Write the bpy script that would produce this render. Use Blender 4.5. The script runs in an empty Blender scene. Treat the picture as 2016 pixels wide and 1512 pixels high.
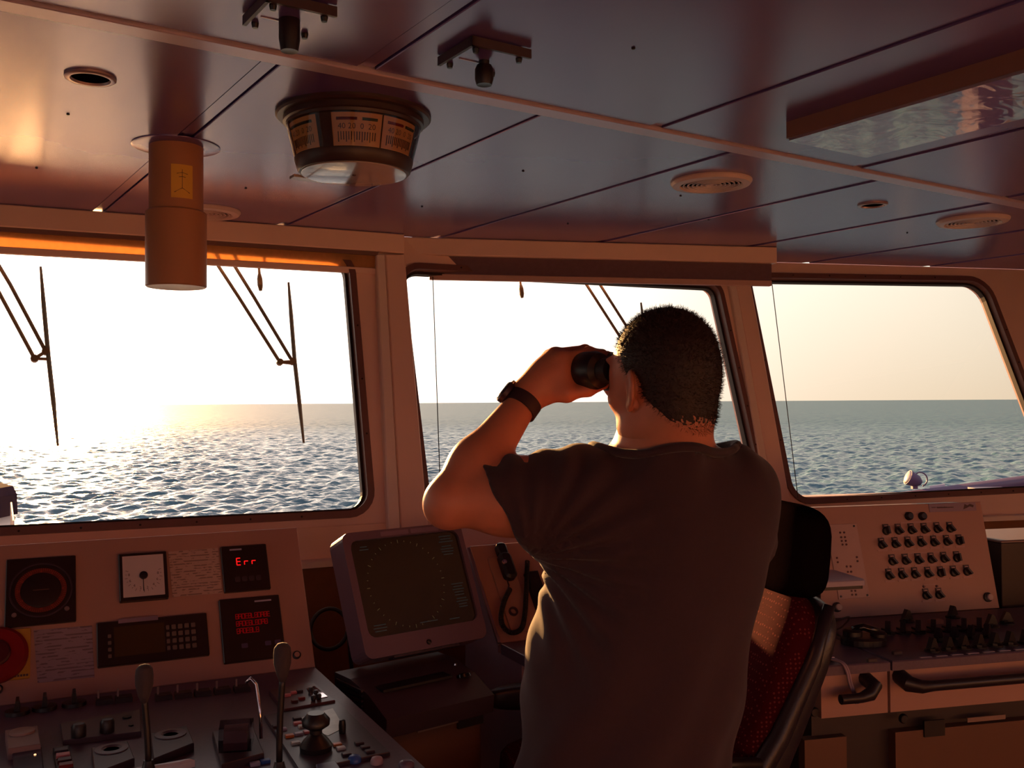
import bpy, bmesh, math, random
import numpy as np
from mathutils import Matrix, Vector
random.seed(7)
rng = np.random.default_rng(11)
SC = bpy.context.scene
COL = SC.collection
# ------------------------------------------------------------------ camera
FPX, CAMZ = 1900.0, 1.6
ROLL = math.radians(0.35)
PITCH = math.atan((790.5 - 756) / FPX)
cam_d = bpy.data.cameras.new('camera')
cam_d.sensor_width = 36.0
cam_d.lens = FPX / 2016 * 36.0
cam_d.clip_end = 60000
cam_d.clip_start = 0.05
cam = bpy.data.objects.new('camera', cam_d)
COL.objects.link(cam)
_c, _s, _cp, _sp = math.cos(ROLL), math.sin(ROLL), math.cos(PITCH), math.sin(PITCH)
cam.matrix_world = Matrix(((_c, _s, 0, 0), (_s * _sp, -_c * _sp, -_cp, 0), (-_s * _cp, _c * _cp, -_sp, CAMZ), (0, 0, 0, 1)))
SC.camera = cam
# ------------------------------------------------------------------ sky, sun, exposure
SUN_AZ, SUN_EL = math.radians(-25.2), math.radians(9.0)
SUNV = Vector((math.sin(SUN_AZ) * math.cos(SUN_EL), math.cos(SUN_AZ) * math.cos(SUN_EL), math.sin(SUN_EL)))
SKY_BASE, SKY_GLOW, SKY_CORE = 0.55, 2.2, 3.2
world = bpy.data.worlds.new('evening_sky')
SC.world = world
world.use_nodes = True
wn, wl = world.node_tree.nodes, world.node_tree.links
wn.clear()
def wmath(op, a, b=None, clamp=False):
    n = wn.new('ShaderNodeMath'); n.operation = op; n.use_clamp = clamp
    for i, x in enumerate((a, b)):
        if x is None: continue
        if isinstance(x, (int, float)): n.inputs[i].default_value = x
        else: wl.new(x, n.inputs[i])
    return n.outputs[0]
tc = wn.new('ShaderNodeTexCoord')
dt = wn.new('ShaderNodeVectorMath'); dt.operation = 'DOT_PRODUCT'
wl.new(tc.outputs['Generated'], dt.inputs[0]); dt.inputs[1].default_value = SUNV
sepw = wn.new('ShaderNodeSeparateXYZ'); wl.new(tc.outputs['Generated'], sepw.inputs[0])
dpos = wmath('MAXIMUM', dt.outputs['Value'], 0.0)
elev = wmath('MAXIMUM', sepw.outputs['Z'], 0.0)
ramp = wn.new('ShaderNodeValToRGB'); wl.new(elev, ramp.inputs[0])
cr = ramp.color_ramp
cr.elements[0].position = 0.0; cr.elements[0].color = (1.26, 1.02, 0.74, 1)
cr.elements[1].position = 1.0; cr.elements[1].color = (0.62, 0.60, 0.70, 1)
e = cr.elements.new(0.14); e.color = (1.62, 1.46, 1.20, 1)
e = cr.elements.new(0.4); e.color = (0.90, 0.84, 0.84, 1)
def wscale(col, fac):
    n = wn.new('ShaderNodeVectorMath'); n.operation = 'SCALE'
    if isinstance(col, tuple): n.inputs[0].default_value = col
    else: wl.new(col, n.inputs[0])
    if isinstance(fac, (int, float)): n.inputs['Scale'].default_value = fac
    else: wl.new(fac, n.inputs['Scale'])
    return n.outputs[0]
def wadd(a, b):
    n = wn.new('ShaderNodeVectorMath'); n.operation = 'ADD'; wl.new(a, n.inputs[0]); wl.new(b, n.inputs[1]); return n.outputs[0]
glow = wscale((1.0, 0.83, 0.78), wmath('MULTIPLY', wmath('MULTIPLY', wmath('POWER', dpos, 9.0), SKY_GLOW), wmath('SUBTRACT', 1.0, wmath('MULTIPLY', elev, 1.7), True)))
core = wscale((1.0, 0.62, 0.40), wmath('MULTIPLY', wmath('POWER', dpos, 90.0), SKY_CORE))
away = wmath('MULTIPLY', wmath('MINIMUM', wmath('MAXIMUM', wmath('MULTIPLY', dt.outputs['Value'], -1.0), -0.5), 1.0), 0.5)
away = wmath('MAXIMUM', wmath('ADD', away, 0.25), 0.0)          # 0 towards the sun, up to 0.75 opposite: dusk turns lavender
tintn = wn.new('ShaderNodeMix'); tintn.data_type = 'RGBA'; wl.new(away, tintn.inputs[0]); wl.new(ramp.outputs[0], tintn.inputs[6]); tintn.inputs[7].default_value = (0.66, 0.42, 0.72, 1)
tot = wadd(wadd(wscale(tintn.outputs[2], SKY_BASE), glow), core)
bg = wn.new('ShaderNodeBackground'); wl.new(tot, bg.inputs[0]); bg.inputs[1].default_value = 1.0
wo = wn.new('ShaderNodeOutputWorld'); wl.new(bg.outputs[0], wo.inputs[0])
sun_d = bpy.data.lights.new('sun', 'SUN')
sun_d.energy = 14.0; sun_d.color = (1.0, 0.50, 0.17); sun_d.angle = math.radians(0.9)
sun = bpy.data.objects.new('sun', sun_d); COL.objects.link(sun)
sun.rotation_euler = SUNV.to_track_quat('Z', 'Y').to_euler(); sun.location = (-3, 9, 6)
vs = SC.view_settings
SC.display_settings.display_device = 'sRGB'
vs.view_transform = 'Standard'; vs.look = 'None'; vs.gamma = 1.0; vs.exposure = 0.38; vs.use_curve_mapping = False
SC.cycles.max_bounces = 10; SC.cycles.diffuse_bounces = 5; SC.cycles.glossy_bounces = 4; SC.cycles.transparent_max_bounces = 16
SC.cycles.sample_clamp_indirect = 8.0
SC.cycles.caustics_reflective = False; SC.cycles.caustics_refractive = False
# ------------------------------------------------------------------ geometry of the view (pixels -> points on real planes)
CAMP = Vector((0, 0, CAMZ))
def ray(px, py):
    x = (px - 1008) / FPX; y = -(py - 756) / FPX
    xr = x * _c + y * _s; yr = -x * _s + y * _c
    return Vector((xr, _cp - yr * _sp, _sp + yr * _cp))
def PT(px, py, depth):
    r = ray(px, py); return CAMP + r * (depth / r.y)
def onz(px, py, z):
    r = ray(px, py); return CAMP + r * ((z - CAMZ) / r.z)
def frame(o, u, v):
    u = Vector(u).normalized(); v = Vector(v).normalized(); n = u.cross(v).normalized(); v = n.cross(u)
    return Matrix(((u.x, v.x, n.x, o[0]), (u.y, v.y, n.y, o[1]), (u.z, v.z, n.z, o[2]), (0, 0, 0, 1)))
def uv(F, px, py, w=0.0):
    Fi = F.inverted(); o = Fi @ CAMP; d = Fi.to_3x3() @ ray(px, py)
    t = (w - o.z) / d.z; p = o + d * t
    return (p.x, p.y)
def rect_uv(F, pts, w=0.0):
    q = [uv(F, x, y, w) for x, y in pts]      # TL TR BR BL
    return ((q[0][0] + q[3][0]) / 2, (q[2][1] + q[3][1]) / 2, (q[1][0] + q[2][0]) / 2, (q[0][1] + q[1][1]) / 2)
def TR(x, y, z): return Matrix.Translation((x, y, z))
def RZ(a): return Matrix.Rotation(a, 4, 'Z')
def RX(a): return Matrix.Rotation(a, 4, 'X')
def RY(a): return Matrix.Rotation(a, 4, 'Y')
# ------------------------------------------------------------------ materials
def lin(h):
    h = h.lstrip('#'); o = []
    for i in (0, 2, 4):
        c = int(h[i:i + 2], 16) / 255; o.append(c / 12.92 if c <= 0.04045 else ((c + 0.055) / 1.055) ** 2.4)
    return tuple(o)
MATS = {}
def mat(name, col, rough=0.5, metal=0.0, spec=0.5, var=0.08, vscale=30.0, bump=0.0, bscale=200.0, coat=0.0, emit=None, estr=0.0, sss=0.0, rvar=0.0, sheen=0.0):
    if name in MATS: return MATS[name]
    m = bpy.data.materials.new(name); m.use_nodes = True
    nt = m.node_tree; b = nt.nodes['Principled BSDF']
    c = lin(col) if isinstance(col, str) else col
    t = nt.nodes.new('ShaderNodeTexCoord'); nz = nt.nodes.new('ShaderNodeTexNoise')
    nz.inputs['Scale'].default_value = vscale; nz.inputs['Detail'].default_value = 4
    nt.links.new(t.outputs['Object'], nz.inputs['Vector'])
    mx = nt.nodes.new('ShaderNodeMix'); mx.data_type = 'RGBA'
    mx.inputs[6].default_value = (*[max(0, x * (1 - var)) for x in c], 1); mx.inputs[7].default_value = (*[min(1, x * (1 + var)) for x in c], 1)
    nt.links.new(nz.outputs['Fac'], mx.inputs[0]); nt.links.new(mx.outputs[2], b.inputs['Base Color'])
    b.inputs['Roughness'].default_value = rough; b.inputs['Metallic'].default_value = metal; b.inputs['Specular IOR Level'].default_value = spec
    b.inputs['Coat Weight'].default_value = coat
    if name == 'ceiling_lacquer': b.inputs['IOR'].default_value = 2.1; b.inputs['Specular Tint'].default_value = (0.92, 0.80, 1.0, 1)
    if sheen: b.inputs['Sheen Weight'].default_value = sheen
    if sss:
        b.inputs['Subsurface Weight'].default_value = sss; b.inputs['Subsurface Radius'].default_value = (0.02, 0.007, 0.004); b.inputs['Subsurface Scale'].default_value = 0.6
    if rvar:
        mr = nt.nodes.new('ShaderNodeMapRange'); mr.inputs['To Min'].default_value = max(0.02, rough - rvar); mr.inputs['To Max'].default_value = rough + rvar
        nt.links.new(nz.outputs['Fac'], mr.inputs['Value']); nt.links.new(mr.outputs[0], b.inputs['Roughness'])
    if bump:
        n2 = nt.nodes.new('ShaderNodeTexNoise'); n2.inputs['Scale'].default_value = bscale; n2.inputs['Detail'].default_value = 3
        nt.links.new(t.outputs['Object'], n2.inputs['Vector'])
        bp = nt.nodes.new('ShaderNodeBump'); bp.inputs['Strength'].default_value = bump; bp.inputs['Distance'].default_value = 0.002
        nt.links.new(n2.outputs['Fac'], bp.inputs['Height']); nt.links.new(bp.outputs[0], b.inputs['Normal'])
    if emit:
        b.inputs['Emission Color'].default_value = (*(lin(emit) if isinstance(emit, str) else emit), 1); b.inputs['Emission Strength'].default_value = estr
    MATS[name] = m; return m
CEIL = mat('ceiling_lacquer', (0.14, 0.082, 0.27), 0.22, spec=0.8, var=0.05, vscale=3, rvar=0.03)
CEILDARK = mat('ceiling_gap', (0.02, 0.010, 0.012), 0.6)
ALU = mat('brushed_aluminium', (0.46, 0.35, 0.41), 0.33, metal=0.85, var=0.12, vscale=12, rvar=0.08)
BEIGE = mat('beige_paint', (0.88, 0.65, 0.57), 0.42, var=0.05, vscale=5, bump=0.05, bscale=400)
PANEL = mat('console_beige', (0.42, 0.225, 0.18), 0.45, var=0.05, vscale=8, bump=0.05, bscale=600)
PALELIT = mat('pale_lit_paint', (0.86, 0.74, 0.68), 0.34, var=0.05, vscale=5)  # paler tone paints window light on post faces; the ledges share it
DESK = mat('desk_laminate', (0.12, 0.075, 0.115), 0.36, var=0.25, vscale=150, bump=0.06, bscale=500)
CAB = mat('cabinet_paint', (0.14, 0.058, 0.034), 0.5, var=0.08, vscale=6)
DARKCAB = mat('dark_cabinet', (0.030, 0.016, 0.018), 0.5, var=0.1)
WOOD = mat('brown_veneer', (0.22, 0.075, 0.025), 0.45, var=0.25, vscale=20)
FRAMEM = mat('window_frame_paint', (0.17, 0.085, 0.080), 0.38, var=0.12, vscale=20)
RUBBER = mat('black_rubber', (0.020, 0.013, 0.015), 0.55, var=0.2)
BLACK = mat('black_plastic', (0.014, 0.008, 0.010), 0.38, var=0.2, bump=0.05)
BLACKG = mat('black_gloss', (0.010, 0.006, 0.007), 0.12, var=0.1)
GREYP = mat('grey_violet_plastic', (0.15, 0.092, 0.13), 0.38, var=0.06, bump=0.04, bscale=700)
DGREY = mat('dark_violet_plastic', (0.055, 0.032, 0.042), 0.42, var=0.1, bump=0.05)
WHITEP = mat('white_plastic', (0.62, 0.52, 0.52), 0.4, var=0.05)
PAPER = mat('paper', (0.60, 0.46, 0.45), 0.8, var=0.04)
INK = mat('printed_ink', (0.10, 0.055, 0.06), 0.7)
CHROME = mat('chrome', (0.75, 0.70, 0.72), 0.14, metal=1.0)
RED = mat('red_plastic', (0.22, 0.004, 0.004), 0.4)
DRED = mat('dark_red_plastic', (0.07, 0.003, 0.004), 0.4)
YEL = mat('yellow_plate', (0.50, 0.25, 0.035), 0.5)
ORANGE = mat('orange_button', (0.75, 0.22, 0.06), 0.35)
PINK = mat('pink_button', (0.75, 0.25, 0.26), 0.35)
BLUE = mat('blue_button', (0.05, 0.14, 0.50), 0.35)
LILAC = mat('lilac_button', (0.42, 0.38, 0.52), 0.35)
MINT = mat('white_button', (0.72, 0.76, 0.70), 0.35)
LEDRED = mat('red_led', (0.3, 0.0, 0.0), 0.4, emit=(1.0, 0.01, 0.01), estr=0.7)
LEDDIM = mat('dim_red_led', (0.10, 0.0, 0.0), 0.4, emit=(0.8, 0.0, 0.005), estr=0.09)
LEDAMB = mat('amber_led', (0.3, 0.1, 0.02), 0.4, emit=(1.0, 0.45, 0.2), estr=2.0)
LCD = mat('lcd_olive', (0.060, 0.030, 0.008), 0.3)
def glassmat(name, tint=(1, 1, 1), refl=0.06, rough=0.0):
    m = bpy.data.materials.new(name); m.use_nodes = True; nt = m.node_tree; nt.nodes.clear()
    o = nt.nodes.new('ShaderNodeOutputMaterial'); mix = nt.nodes.new('ShaderNodeMixShader')
    tr = nt.nodes.new('ShaderNodeBsdfTransparent'); tr.inputs[0].default_value = (*tint, 1)
    gl = nt.nodes.new('ShaderNodeBsdfGlossy'); gl.inputs['Roughness'].default_value = rough
    fr = nt.nodes.new('ShaderNodeFresnel'); fr.inputs['IOR'].default_value = 1.4
    nz = nt.nodes.new('ShaderNodeTexNoise'); nz.inputs['Scale'].default_value = 3
    ml = nt.nodes.new('ShaderNodeMath'); ml.operation = 'MULTIPLY'; ml.inputs[1].default_value = refl * 10
    nt.links.new(fr.outputs[0], ml.inputs[0]); nt.links.new(ml.outputs[0], mix.inputs[0])
    nt.links.new(tr.outputs[0], mix.inputs[1]); nt.links.new(gl.outputs[0], mix.inputs[2]); nt.links.new(mix.outputs[0], o.inputs[0])
    return m
GLASS = glassmat('window_glass', (0.985, 0.98, 0.97), 0.06)
ACRYL = glassmat('clear_acrylic', (0.80, 0.72, 0.74), 0.10, 0.05)
# ------------------------------------------------------------------ mesh building
class MB:
    def __init__(self): self.v = []; self.f = []; self.mi = []
    def add(self, vs, fs, M=None, mi=0):
        b = len(self.v)
        self.v += [tuple(M @ Vector(p)) for p in vs] if M is not None else [tuple(p) for p in vs]
        self.f += [tuple(b + i for i in f) for f in fs]; self.mi += [mi] * len(fs)
        return self
    def box(self, c, s, M=None, mi=0):
        x, y, z = c; a, b, d = s[0] / 2, s[1] / 2, s[2] / 2
        vs = [(x - a, y - b, z - d), (x + a, y - b, z - d), (x + a, y + b, z - d), (x - a, y + b, z - d), (x - a, y - b, z + d), (x + a, y - b, z + d), (x + a, y + b, z + d), (x - a, y + b, z + d)]
        return self.add(vs, [(0, 3, 2, 1), (4, 5, 6, 7), (0, 1, 5, 4), (1, 2, 6, 5), (2, 3, 7, 6), (3, 0, 4, 7)], M, mi)
    def prism(self, pts, z0, z1, M=None, mi=0, ch=0.0):
        n = len(pts); vs = [(x, y, z0) for x, y in pts]
        if ch:
            q = offset(pts, -ch); zt = z1 - ch if z1 > z0 else z1 + ch
            vs += [(x, y, zt) for x, y in pts] + [(x, y, z1) for x, y in q]; L = 3
        else:
            vs += [(x, y, z1) for x, y in pts]; L = 2
        fs = [tuple(reversed(range(n))), tuple(range((L - 1) * n, L * n))]
        for l in range(L - 1):
            for i in range(n):
                j = (i + 1) % n; fs.append((l * n + i, l * n + j, (l + 1) * n + j, (l + 1) * n + i))
        return self.add(vs, fs, M, mi)
    def plate(self, u0, v0, u1, v1, z0, z1, r=0.0, ch=0.0, M=None, mi=0, seg=4):
        return self.prism(rrect(u0, v0, u1, v1, r, seg), z0, z1, M, mi, ch)
    def ring(self, outer, inner, z0, z1, M=None, mi=0):
        n = len(outer); vs = []
        for z in (z0, z1):
            vs += [(x, y, z) for x, y in outer]; vs += [(x, y, z) for x, y in inner]
        fs = []
        for i in range(n):
            j = (i + 1) % n
            fs += [(i, j, n + j, n + i), (2 * n + i, 3 * n + i, 3 * n + j, 2 * n + j), (i, 2 * n + i, 2 * n + j, j), (n + i, n + j, 3 * n + j, 3 * n + i)]
        return self.add(vs, fs, M, mi)
    def lathe(self, prof, n=24, M=None, mi=0, cap=True):
        vs = []; fs = []
        for r, z in prof:
            vs += [(r * math.cos(2 * math.pi * i / n), r * math.sin(2 * math.pi * i / n), z) for i in range(n)]
        for l in range(len(prof) - 1):
            for i in range(n):
                j = (i + 1) % n; fs.append((l * n + i, l * n + j, (l + 1) * n + j, (l + 1) * n + i))
        if cap: fs += [tuple(reversed(range(n))), tuple(range((len(prof) - 1) * n, len(prof) * n))]
        return self.add(vs, fs, M, mi)
    def tube(self, pts, rad, n=8, M=None, mi=0):
        P = [Vector(p) for p in pts]; vs = []; fs = []; up = Vector((0.13, 0.21, 0.97)); L = len(P)
        for k, p in enumerate(P):
            t = (P[min(k + 1, L - 1)] - P[max(k - 1, 0)]).normalized()
            a = up - t * up.dot(t)
            if a.length < 1e-3: a = t.orthogonal()
            a.normalize(); up = a; b = t.cross(a); r = rad[k] if isinstance(rad, (list, tuple)) else rad
            vs += [tuple(p + a * (r * math.cos(2 * math.pi * i / n)) + b * (r * math.sin(2 * math.pi * i / n))) for i in range(n)]
        for l in range(L - 1):
            for i in range(n):
                j = (i + 1) % n; fs.append((l * n + i, l * n + j, (l + 1) * n + j, (l + 1) * n + i))
        fs += [tuple(reversed(range(n))), tuple(range((L - 1) * n, L * n))]
        return self.add(vs, fs, M, mi)
    def beam(self, a, b, w, h, M=None, mi=0):
        a = Vector(a); b = Vector(b); t = (b - a).normalized(); s = t.cross(Vector((0, 0, 1)))
        if s.length < 1e-3: s = Vector((1, 0, 0))
        s.normalize(); q = s.cross(t); vs = []
        for p in (a, b):
            vs += [p - s * w / 2 - q * h / 2, p + s * w / 2 - q * h / 2, p + s * w / 2 + q * h / 2, p - s * w / 2 + q * h / 2]
        return self.add(vs, [(0, 3, 2, 1), (4, 5, 6, 7), (0, 1, 5, 4), (1, 2, 6, 5), (2, 3, 7, 6), (3, 0, 4, 7)], M, mi)
    def mesh(self, name, mats, smooth=False):
        me = bpy.data.meshes.new(name); me.from_pydata(self.v, [], self.f)
        for m in (mats if isinstance(mats, (list, tuple)) else [mats]): me.materials.append(m)
        if any(self.mi): me.polygons.foreach_set('material_index', self.mi)
        bm = bmesh.new(); bm.from_mesh(me); bmesh.ops.recalc_face_normals(bm, faces=bm.faces); bm.to_mesh(me); bm.free()
        if smooth is True:
            me.polygons.foreach_set('use_smooth', [True] * len(me.polygons))
        elif smooth:
            me.polygons.foreach_set('use_smooth', [True] * len(me.polygons)); me.set_sharp_from_angle(angle=math.radians(smooth))
        me.update(); return me
    def build(self, name, mats, parent=None, smooth=False, M=None):
        return link(name, self.mesh(name, mats, smooth), parent, M)
def link(name, me, parent=None, M=None):
    o = bpy.data.objects.new(name, me); COL.objects.link(o)
    if parent is not None: o.parent = parent
    if M is not None: o.matrix_basis = M
    return o
def offset(pts, d):
    n = len(pts); A = sum(pts[i][0] * pts[(i + 1) % n][1] - pts[(i + 1) % n][0] * pts[i][1] for i in range(n)); sg = 1 if A > 0 else -1
    out = []
    for i in range(n):
        p0, p1, p2 = Vector(pts[i - 1]), Vector(pts[i]), Vector(pts[(i + 1) % n])
        a = (p1 - p0); b = (p2 - p1)
        if a.length < 1e-9: a = b
        if b.length < 1e-9: b = a
        a.normalize(); b.normalize()
        na = Vector((a.y, -a.x)) * sg; nb = Vector((b.y, -b.x)) * sg; m = na + nb
        if m.length < 1e-6: m = na
        m.normalize(); k = max(0.35, m.dot(na)); out.append(tuple(p1 + m * (d / k)))
    return out
def rrect(u0, v0, u1, v1, r=0.0, seg=4):
    if r <= 0: return [(u0, v0), (u1, v0), (u1, v1), (u0, v1)]
    r = min(r, (u1 - u0) / 2 * 0.999, (v1 - v0) / 2 * 0.999); o = []
    for cx, cy, a0 in ((u1 - r, v0 + r, -90), (u1 - r, v1 - r, 0), (u0 + r, v1 - r, 90), (u0 + r, v0 + r, 180)):
        for k in range(seg + 1):
            a = math.radians(a0 + 90 * k / seg); o.append((cx + r * math.cos(a), cy + r * math.sin(a)))
    return o
def rpoly(pts, rs, seg=6):
    n = len(pts); o = []
    for i in range(n):
        p0, p, p2 = Vector(pts[i - 1]), Vector(pts[i]), Vector(pts[(i + 1) % n]); r = rs[i]
        a = (p0 - p).normalized(); b = (p2 - p).normalized(); half = a.angle(b) / 2; L = r / math.tan(half)
        s, e_ = p + a * L, p + b * L; c = p + (a + b).normalized() * (r / math.sin(half))
        va, vb = s - c, e_ - c; tot = va.angle_signed(vb)
        for k in range(seg + 1):
            t = -tot * k / seg; o.append((c.x + va.x * math.cos(t) - va.y * math.sin(t), c.y + va.x * math.sin(t) + va.y * math.cos(t)))
    return o
def circ(x, y, r, n=20): return [(x + r * math.cos(2 * math.pi * i / n), y + r * math.sin(2 * math.pi * i / n)) for i in range(n)]
def tag(o, label, cat, group=None):
    o['label'] = label; o['category'] = cat
    if group: o['group'] = group
    return o
def thing(name, label, cat, M=None, group=None):
    o = bpy.data.objects.new(name, None); COL.objects.link(o); o.empty_display_size = 0.05
    if M is not None: o.matrix_basis = M
    return tag(o, label, cat, group)
def structure(o): o['kind'] = 'structure'; return o
def struct_empty(name, M=None):
    o = bpy.data.objects.new(name, None); COL.objects.link(o); o.empty_display_size = 0.05
    if M is not None: o.matrix_basis = M
    return structure(o)
def fill(loops, w=0.0):
    """triangulated face with holes; loops = [outer, hole, ...] as uv lists"""
    bm = bmesh.new(); E_ = []
    for lp in loops:
        vv = [bm.verts.new((x, y, w)) for x, y in lp]
        E_ += [bm.edges.new((vv[i], vv[(i + 1) % len(vv)])) for i in range(len(vv))]
    bmesh.ops.triangle_fill(bm, use_beauty=True, use_dissolve=False, edges=E_)
    bm.verts.index_update()
    r = ([tuple(v.co) for v in bm.verts], [tuple(v.index for v in f.verts) for f in bm.faces]); bm.free(); return r
def text_mesh(mb, s, x, y, size, z=0.0003, M=None, mi=0, align='CENTER'):
    cu = bpy.data.curves.new('t', 'FONT'); cu.body = s; cu.size = size; cu.align_x = align; cu.align_y = 'CENTER'; cu.resolution_u = 2
    ob = bpy.data.objects.new('t', cu); COL.objects.link(ob)
    bpy.context.view_layer.update()
    me = ob.evaluated_get(bpy.context.evaluated_depsgraph_get()).to_mesh()
    vs = [(v.co.x + x, v.co.y + y, z) for v in me.vertices]; fs = [tuple(p.vertices) for p in me.polygons]
    mb.add(vs, fs, M, mi); bpy.data.objects.remove(ob); bpy.data.curves.remove(cu)
# ------------------------------------------------------------------ the room shell
CZ = CAMZ + 0.62            # ceiling height
SILL_Z, TILT = CAMZ - 0.41, 0.252
NL, DL = Vector((-0.4415, 0.8973, 0)), 3.153      # port front wall: outward normal, distance at sill height
NR, DR = Vector((-0.2250, 0.9744, 0)), 3.700      # starboard front wall
def isect(n1, d1, n2, d2):
    det = n1.x * n2.y - n1.y * n2.x
    return Vector(((d1 * n2.y - d2 * n1.y) / det, (n1.x * d2 - n2.x * d1) / det, 0))
DTOP = TILT * (CZ - SILL_Z)
UL, UR = Vector((NL.y, -NL.x, 0)), Vector((NR.y, -NR.x, 0))
C2s = isect(NL, DL, NR, DR); C2s.z = SILL_Z
C2t = isect(NL, DL + DTOP, NR, DR + DTOP); C2t.z = CZ
FL = frame(C2s, UL, NL * TILT + Vector((0, 0, 1)))   # local x to the right, y up the slope, z into the room
FR = frame(C2s, UR, NR * TILT + Vector((0, 0, 1)))
VT = (CZ - SILL_Z) * math.sqrt(1 + TILT * TILT)
c2l = FL.inverted() @ C2t; c2r = FR.inverted() @ C2t
LEFT_U, RIGHT_U = -3.75, 1.62
floor = structure(MB().prism([(-3.6, -2.6), (4.2, -2.6), (4.2, 5.0), (-3.6, 5.0)], -0.05, 0.0).build('floor', mat('floor_vinyl', (0.27, 0.17, 0.23), 0.45, var=0.2, vscale=4)))
# ceiling outline
pl_end = FL @ Vector((LEFT_U, VT, 0)); pr_end = FR @ Vector((RIGHT_U, VT, 0))
ROOM = [(pl_end.x, pl_end.y), (-3.1, -2.2), (3.4, -2.2), (3.5, 3.0), (pr_end.x, pr_end.y), (C2t.x, C2t.y)]
def clip(poly, conv):
    A = sum(conv[i][0] * conv[(i + 1) % len(conv)][1] - conv[(i + 1) % len(conv)][0] * conv[i][1] for i in range(len(conv))); sg = 1 if A > 0 else -1
    out = list(poly)
    for i in range(len(conv)):
        a, b = conv[i], conv[(i + 1) % len(conv)]; inp, out = out, []
        sd = lambda p: sg * ((b[0] - a[0]) * (p[1] - a[1]) - (b[1] - a[1]) * (p[0] - a[0]))
        for k in range(len(inp)):
            p, q = inp[k - 1], inp[k]; sp_, sq = sd(p), sd(q)
            if (sp_ < 0) != (sq < 0):
                t = sp_ / (sp_ - sq); out.append((p[0] + (q[0] - p[0]) * t, p[1] + (q[1] - p[1]) * t))
            if sq >= 0: out.append(q)
        if not out: return []
    return out
ceiling = structure(MB().prism(offset(ROOM, 0.10), CZ + 0.02, CZ + 0.08).build('ceiling', CEILDARK))
GA = math.radians(33.5); AX, BX = Vector((-math.sin(GA), math.cos(GA))), Vector((math.cos(GA), math.sin(GA)))
def gp(a, b): p = AX * a + BX * b; return (p.x, p.y)
def grid_rect(a0, a1, b0, b1): return [gp(a0, b0), gp(a0, b1), gp(a1, b1), gp(a1, b0)]
S0, S1 = 1.638, 1.686
JW = 0.036
fb = [0.602 + 0.585 * k for k in range(-5, 8)]
rb = [0.760 + 0.715 * k for k in range(-5, 6)]
def ceil_bits(a0, a1, bs):
    for k in range(len(bs) - 1):
        q = clip(grid_rect(a0, a1, bs[k] + JW / 2, bs[k + 1] - JW / 2), ROOM)
        if len(q) >= 3: MB().prism(q, CZ + 0.022, CZ, ch=0.0015).build('ceiling_panel', CEIL, ceiling)
    for b in bs:
        q = clip(grid_rect(a0, a1, b - JW / 2 + 0.004, b + JW / 2 - 0.004), ROOM)
        if len(q) >= 3: MB().prism(q, CZ + 0.022, CZ + 0.004).build('joint_strip', CEIL, ceiling)
ceil_bits(S1 + 0.004, 6.0, fb)
ceil_bits(0.02, S0 - 0.006, rb)
ceil_bits(-4.5, -0.01, rb)
MB().prism(clip(grid_rect(S0, S1, -5, 6), ROOM), CZ + 0.02, CZ - 0.006, ch=0.002).build('cover_strip', mat('satin_strip', (0.62, 0.50, 0.62), 0.30, metal=0.25, var=0.04, vscale=12), ceiling)
for px, py in ((134, 224), (72, 330), (484, 370), (831, 406), (1030, 336), (1247, 94), (1340, 385), (1786, 458), (1118, 440), (1395, 432)):
    p = onz(px, py, CZ)
    MB().lathe([(0.0035, 0.001), (0.0035, -0.002), (0.002, -0.003)], 8, TR(p.x, p.y, CZ)).build('screw_head', CEILDARK, ceiling)

def hole_pts(F, pxs, rs, w=0.0, seg=6):
    q = [uv(F, *p, w) if p[0] is not None else p[1] for p in pxs]
    return rpoly(q, rs, seg)
def ccw(p):
    A = sum(p[i][0] * p[(i + 1) % len(p)][1] - p[(i + 1) % len(p)][0] * p[i][1] for i in range(len(p)))
    return p if A > 0 else list(reversed(p))
# window openings, unprojected onto the two sloping walls: TL TR BR BL
tlL, trL, brL, blL = uv(FL, 0, 448), uv(FL, 686, 503), uv(FL, 728, 1006), uv(FL, 0, 1042)
def extend(a, b, x): t = (x - b[0]) / (a[0] - b[0]); return (x, b[1] + (a[1] - b[1]) * t)
tlL2, blL2 = extend(tlL, trL, LEFT_U + 0.25), extend(blL, brL, LEFT_U + 0.22)
hole1 = ccw(rpoly([tlL2, trL, brL, blL2], [0.06, 0.075, 0.07, 0.06]))
hole2 = ccw(rpoly([uv(FL, 790, 527), uv(FL, 1412, 560), uv(FL, 1506, 984), uv(FL, 846, 1000)], [0.07, 0.05, 0.06, 0.06]))
hole3 = ccw(rpoly([uv(FR, 1474, 546), uv(FR, 1938, 553), uv(FR, 2092, 958), uv(FR, 1562, 985)], [0.03, 0.11, 0.09, 0.085]))
WT = 0.07
def wall_facet(name, F, outer, holes):
    mb = MB()
    for w in (0.0, -WT): mb.add(*fill([outer] + holes, w))
    for lp in [outer] + holes:
        n = len(lp); vs = [(x, y, 0) for x, y in lp] + [(x, y, -WT) for x, y in lp]
        mb.add(vs, [(i, (i + 1) % n, n + (i + 1) % n, n + i) for i in range(n)])
    w = mb.build(name, BEIGE, M=F); structure(w)
    return w
wall_l = wall_facet('wall_front_left', FL, [(LEFT_U, 0), (0, 0), (c2l.x, VT), (LEFT_U, VT)], [hole1, hole2])
wall_r = wall_facet('wall_front_right', FR, [(0, 0), (RIGHT_U, 0), (RIGHT_U, VT), (c2r.x, VT)], [hole3])
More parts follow.
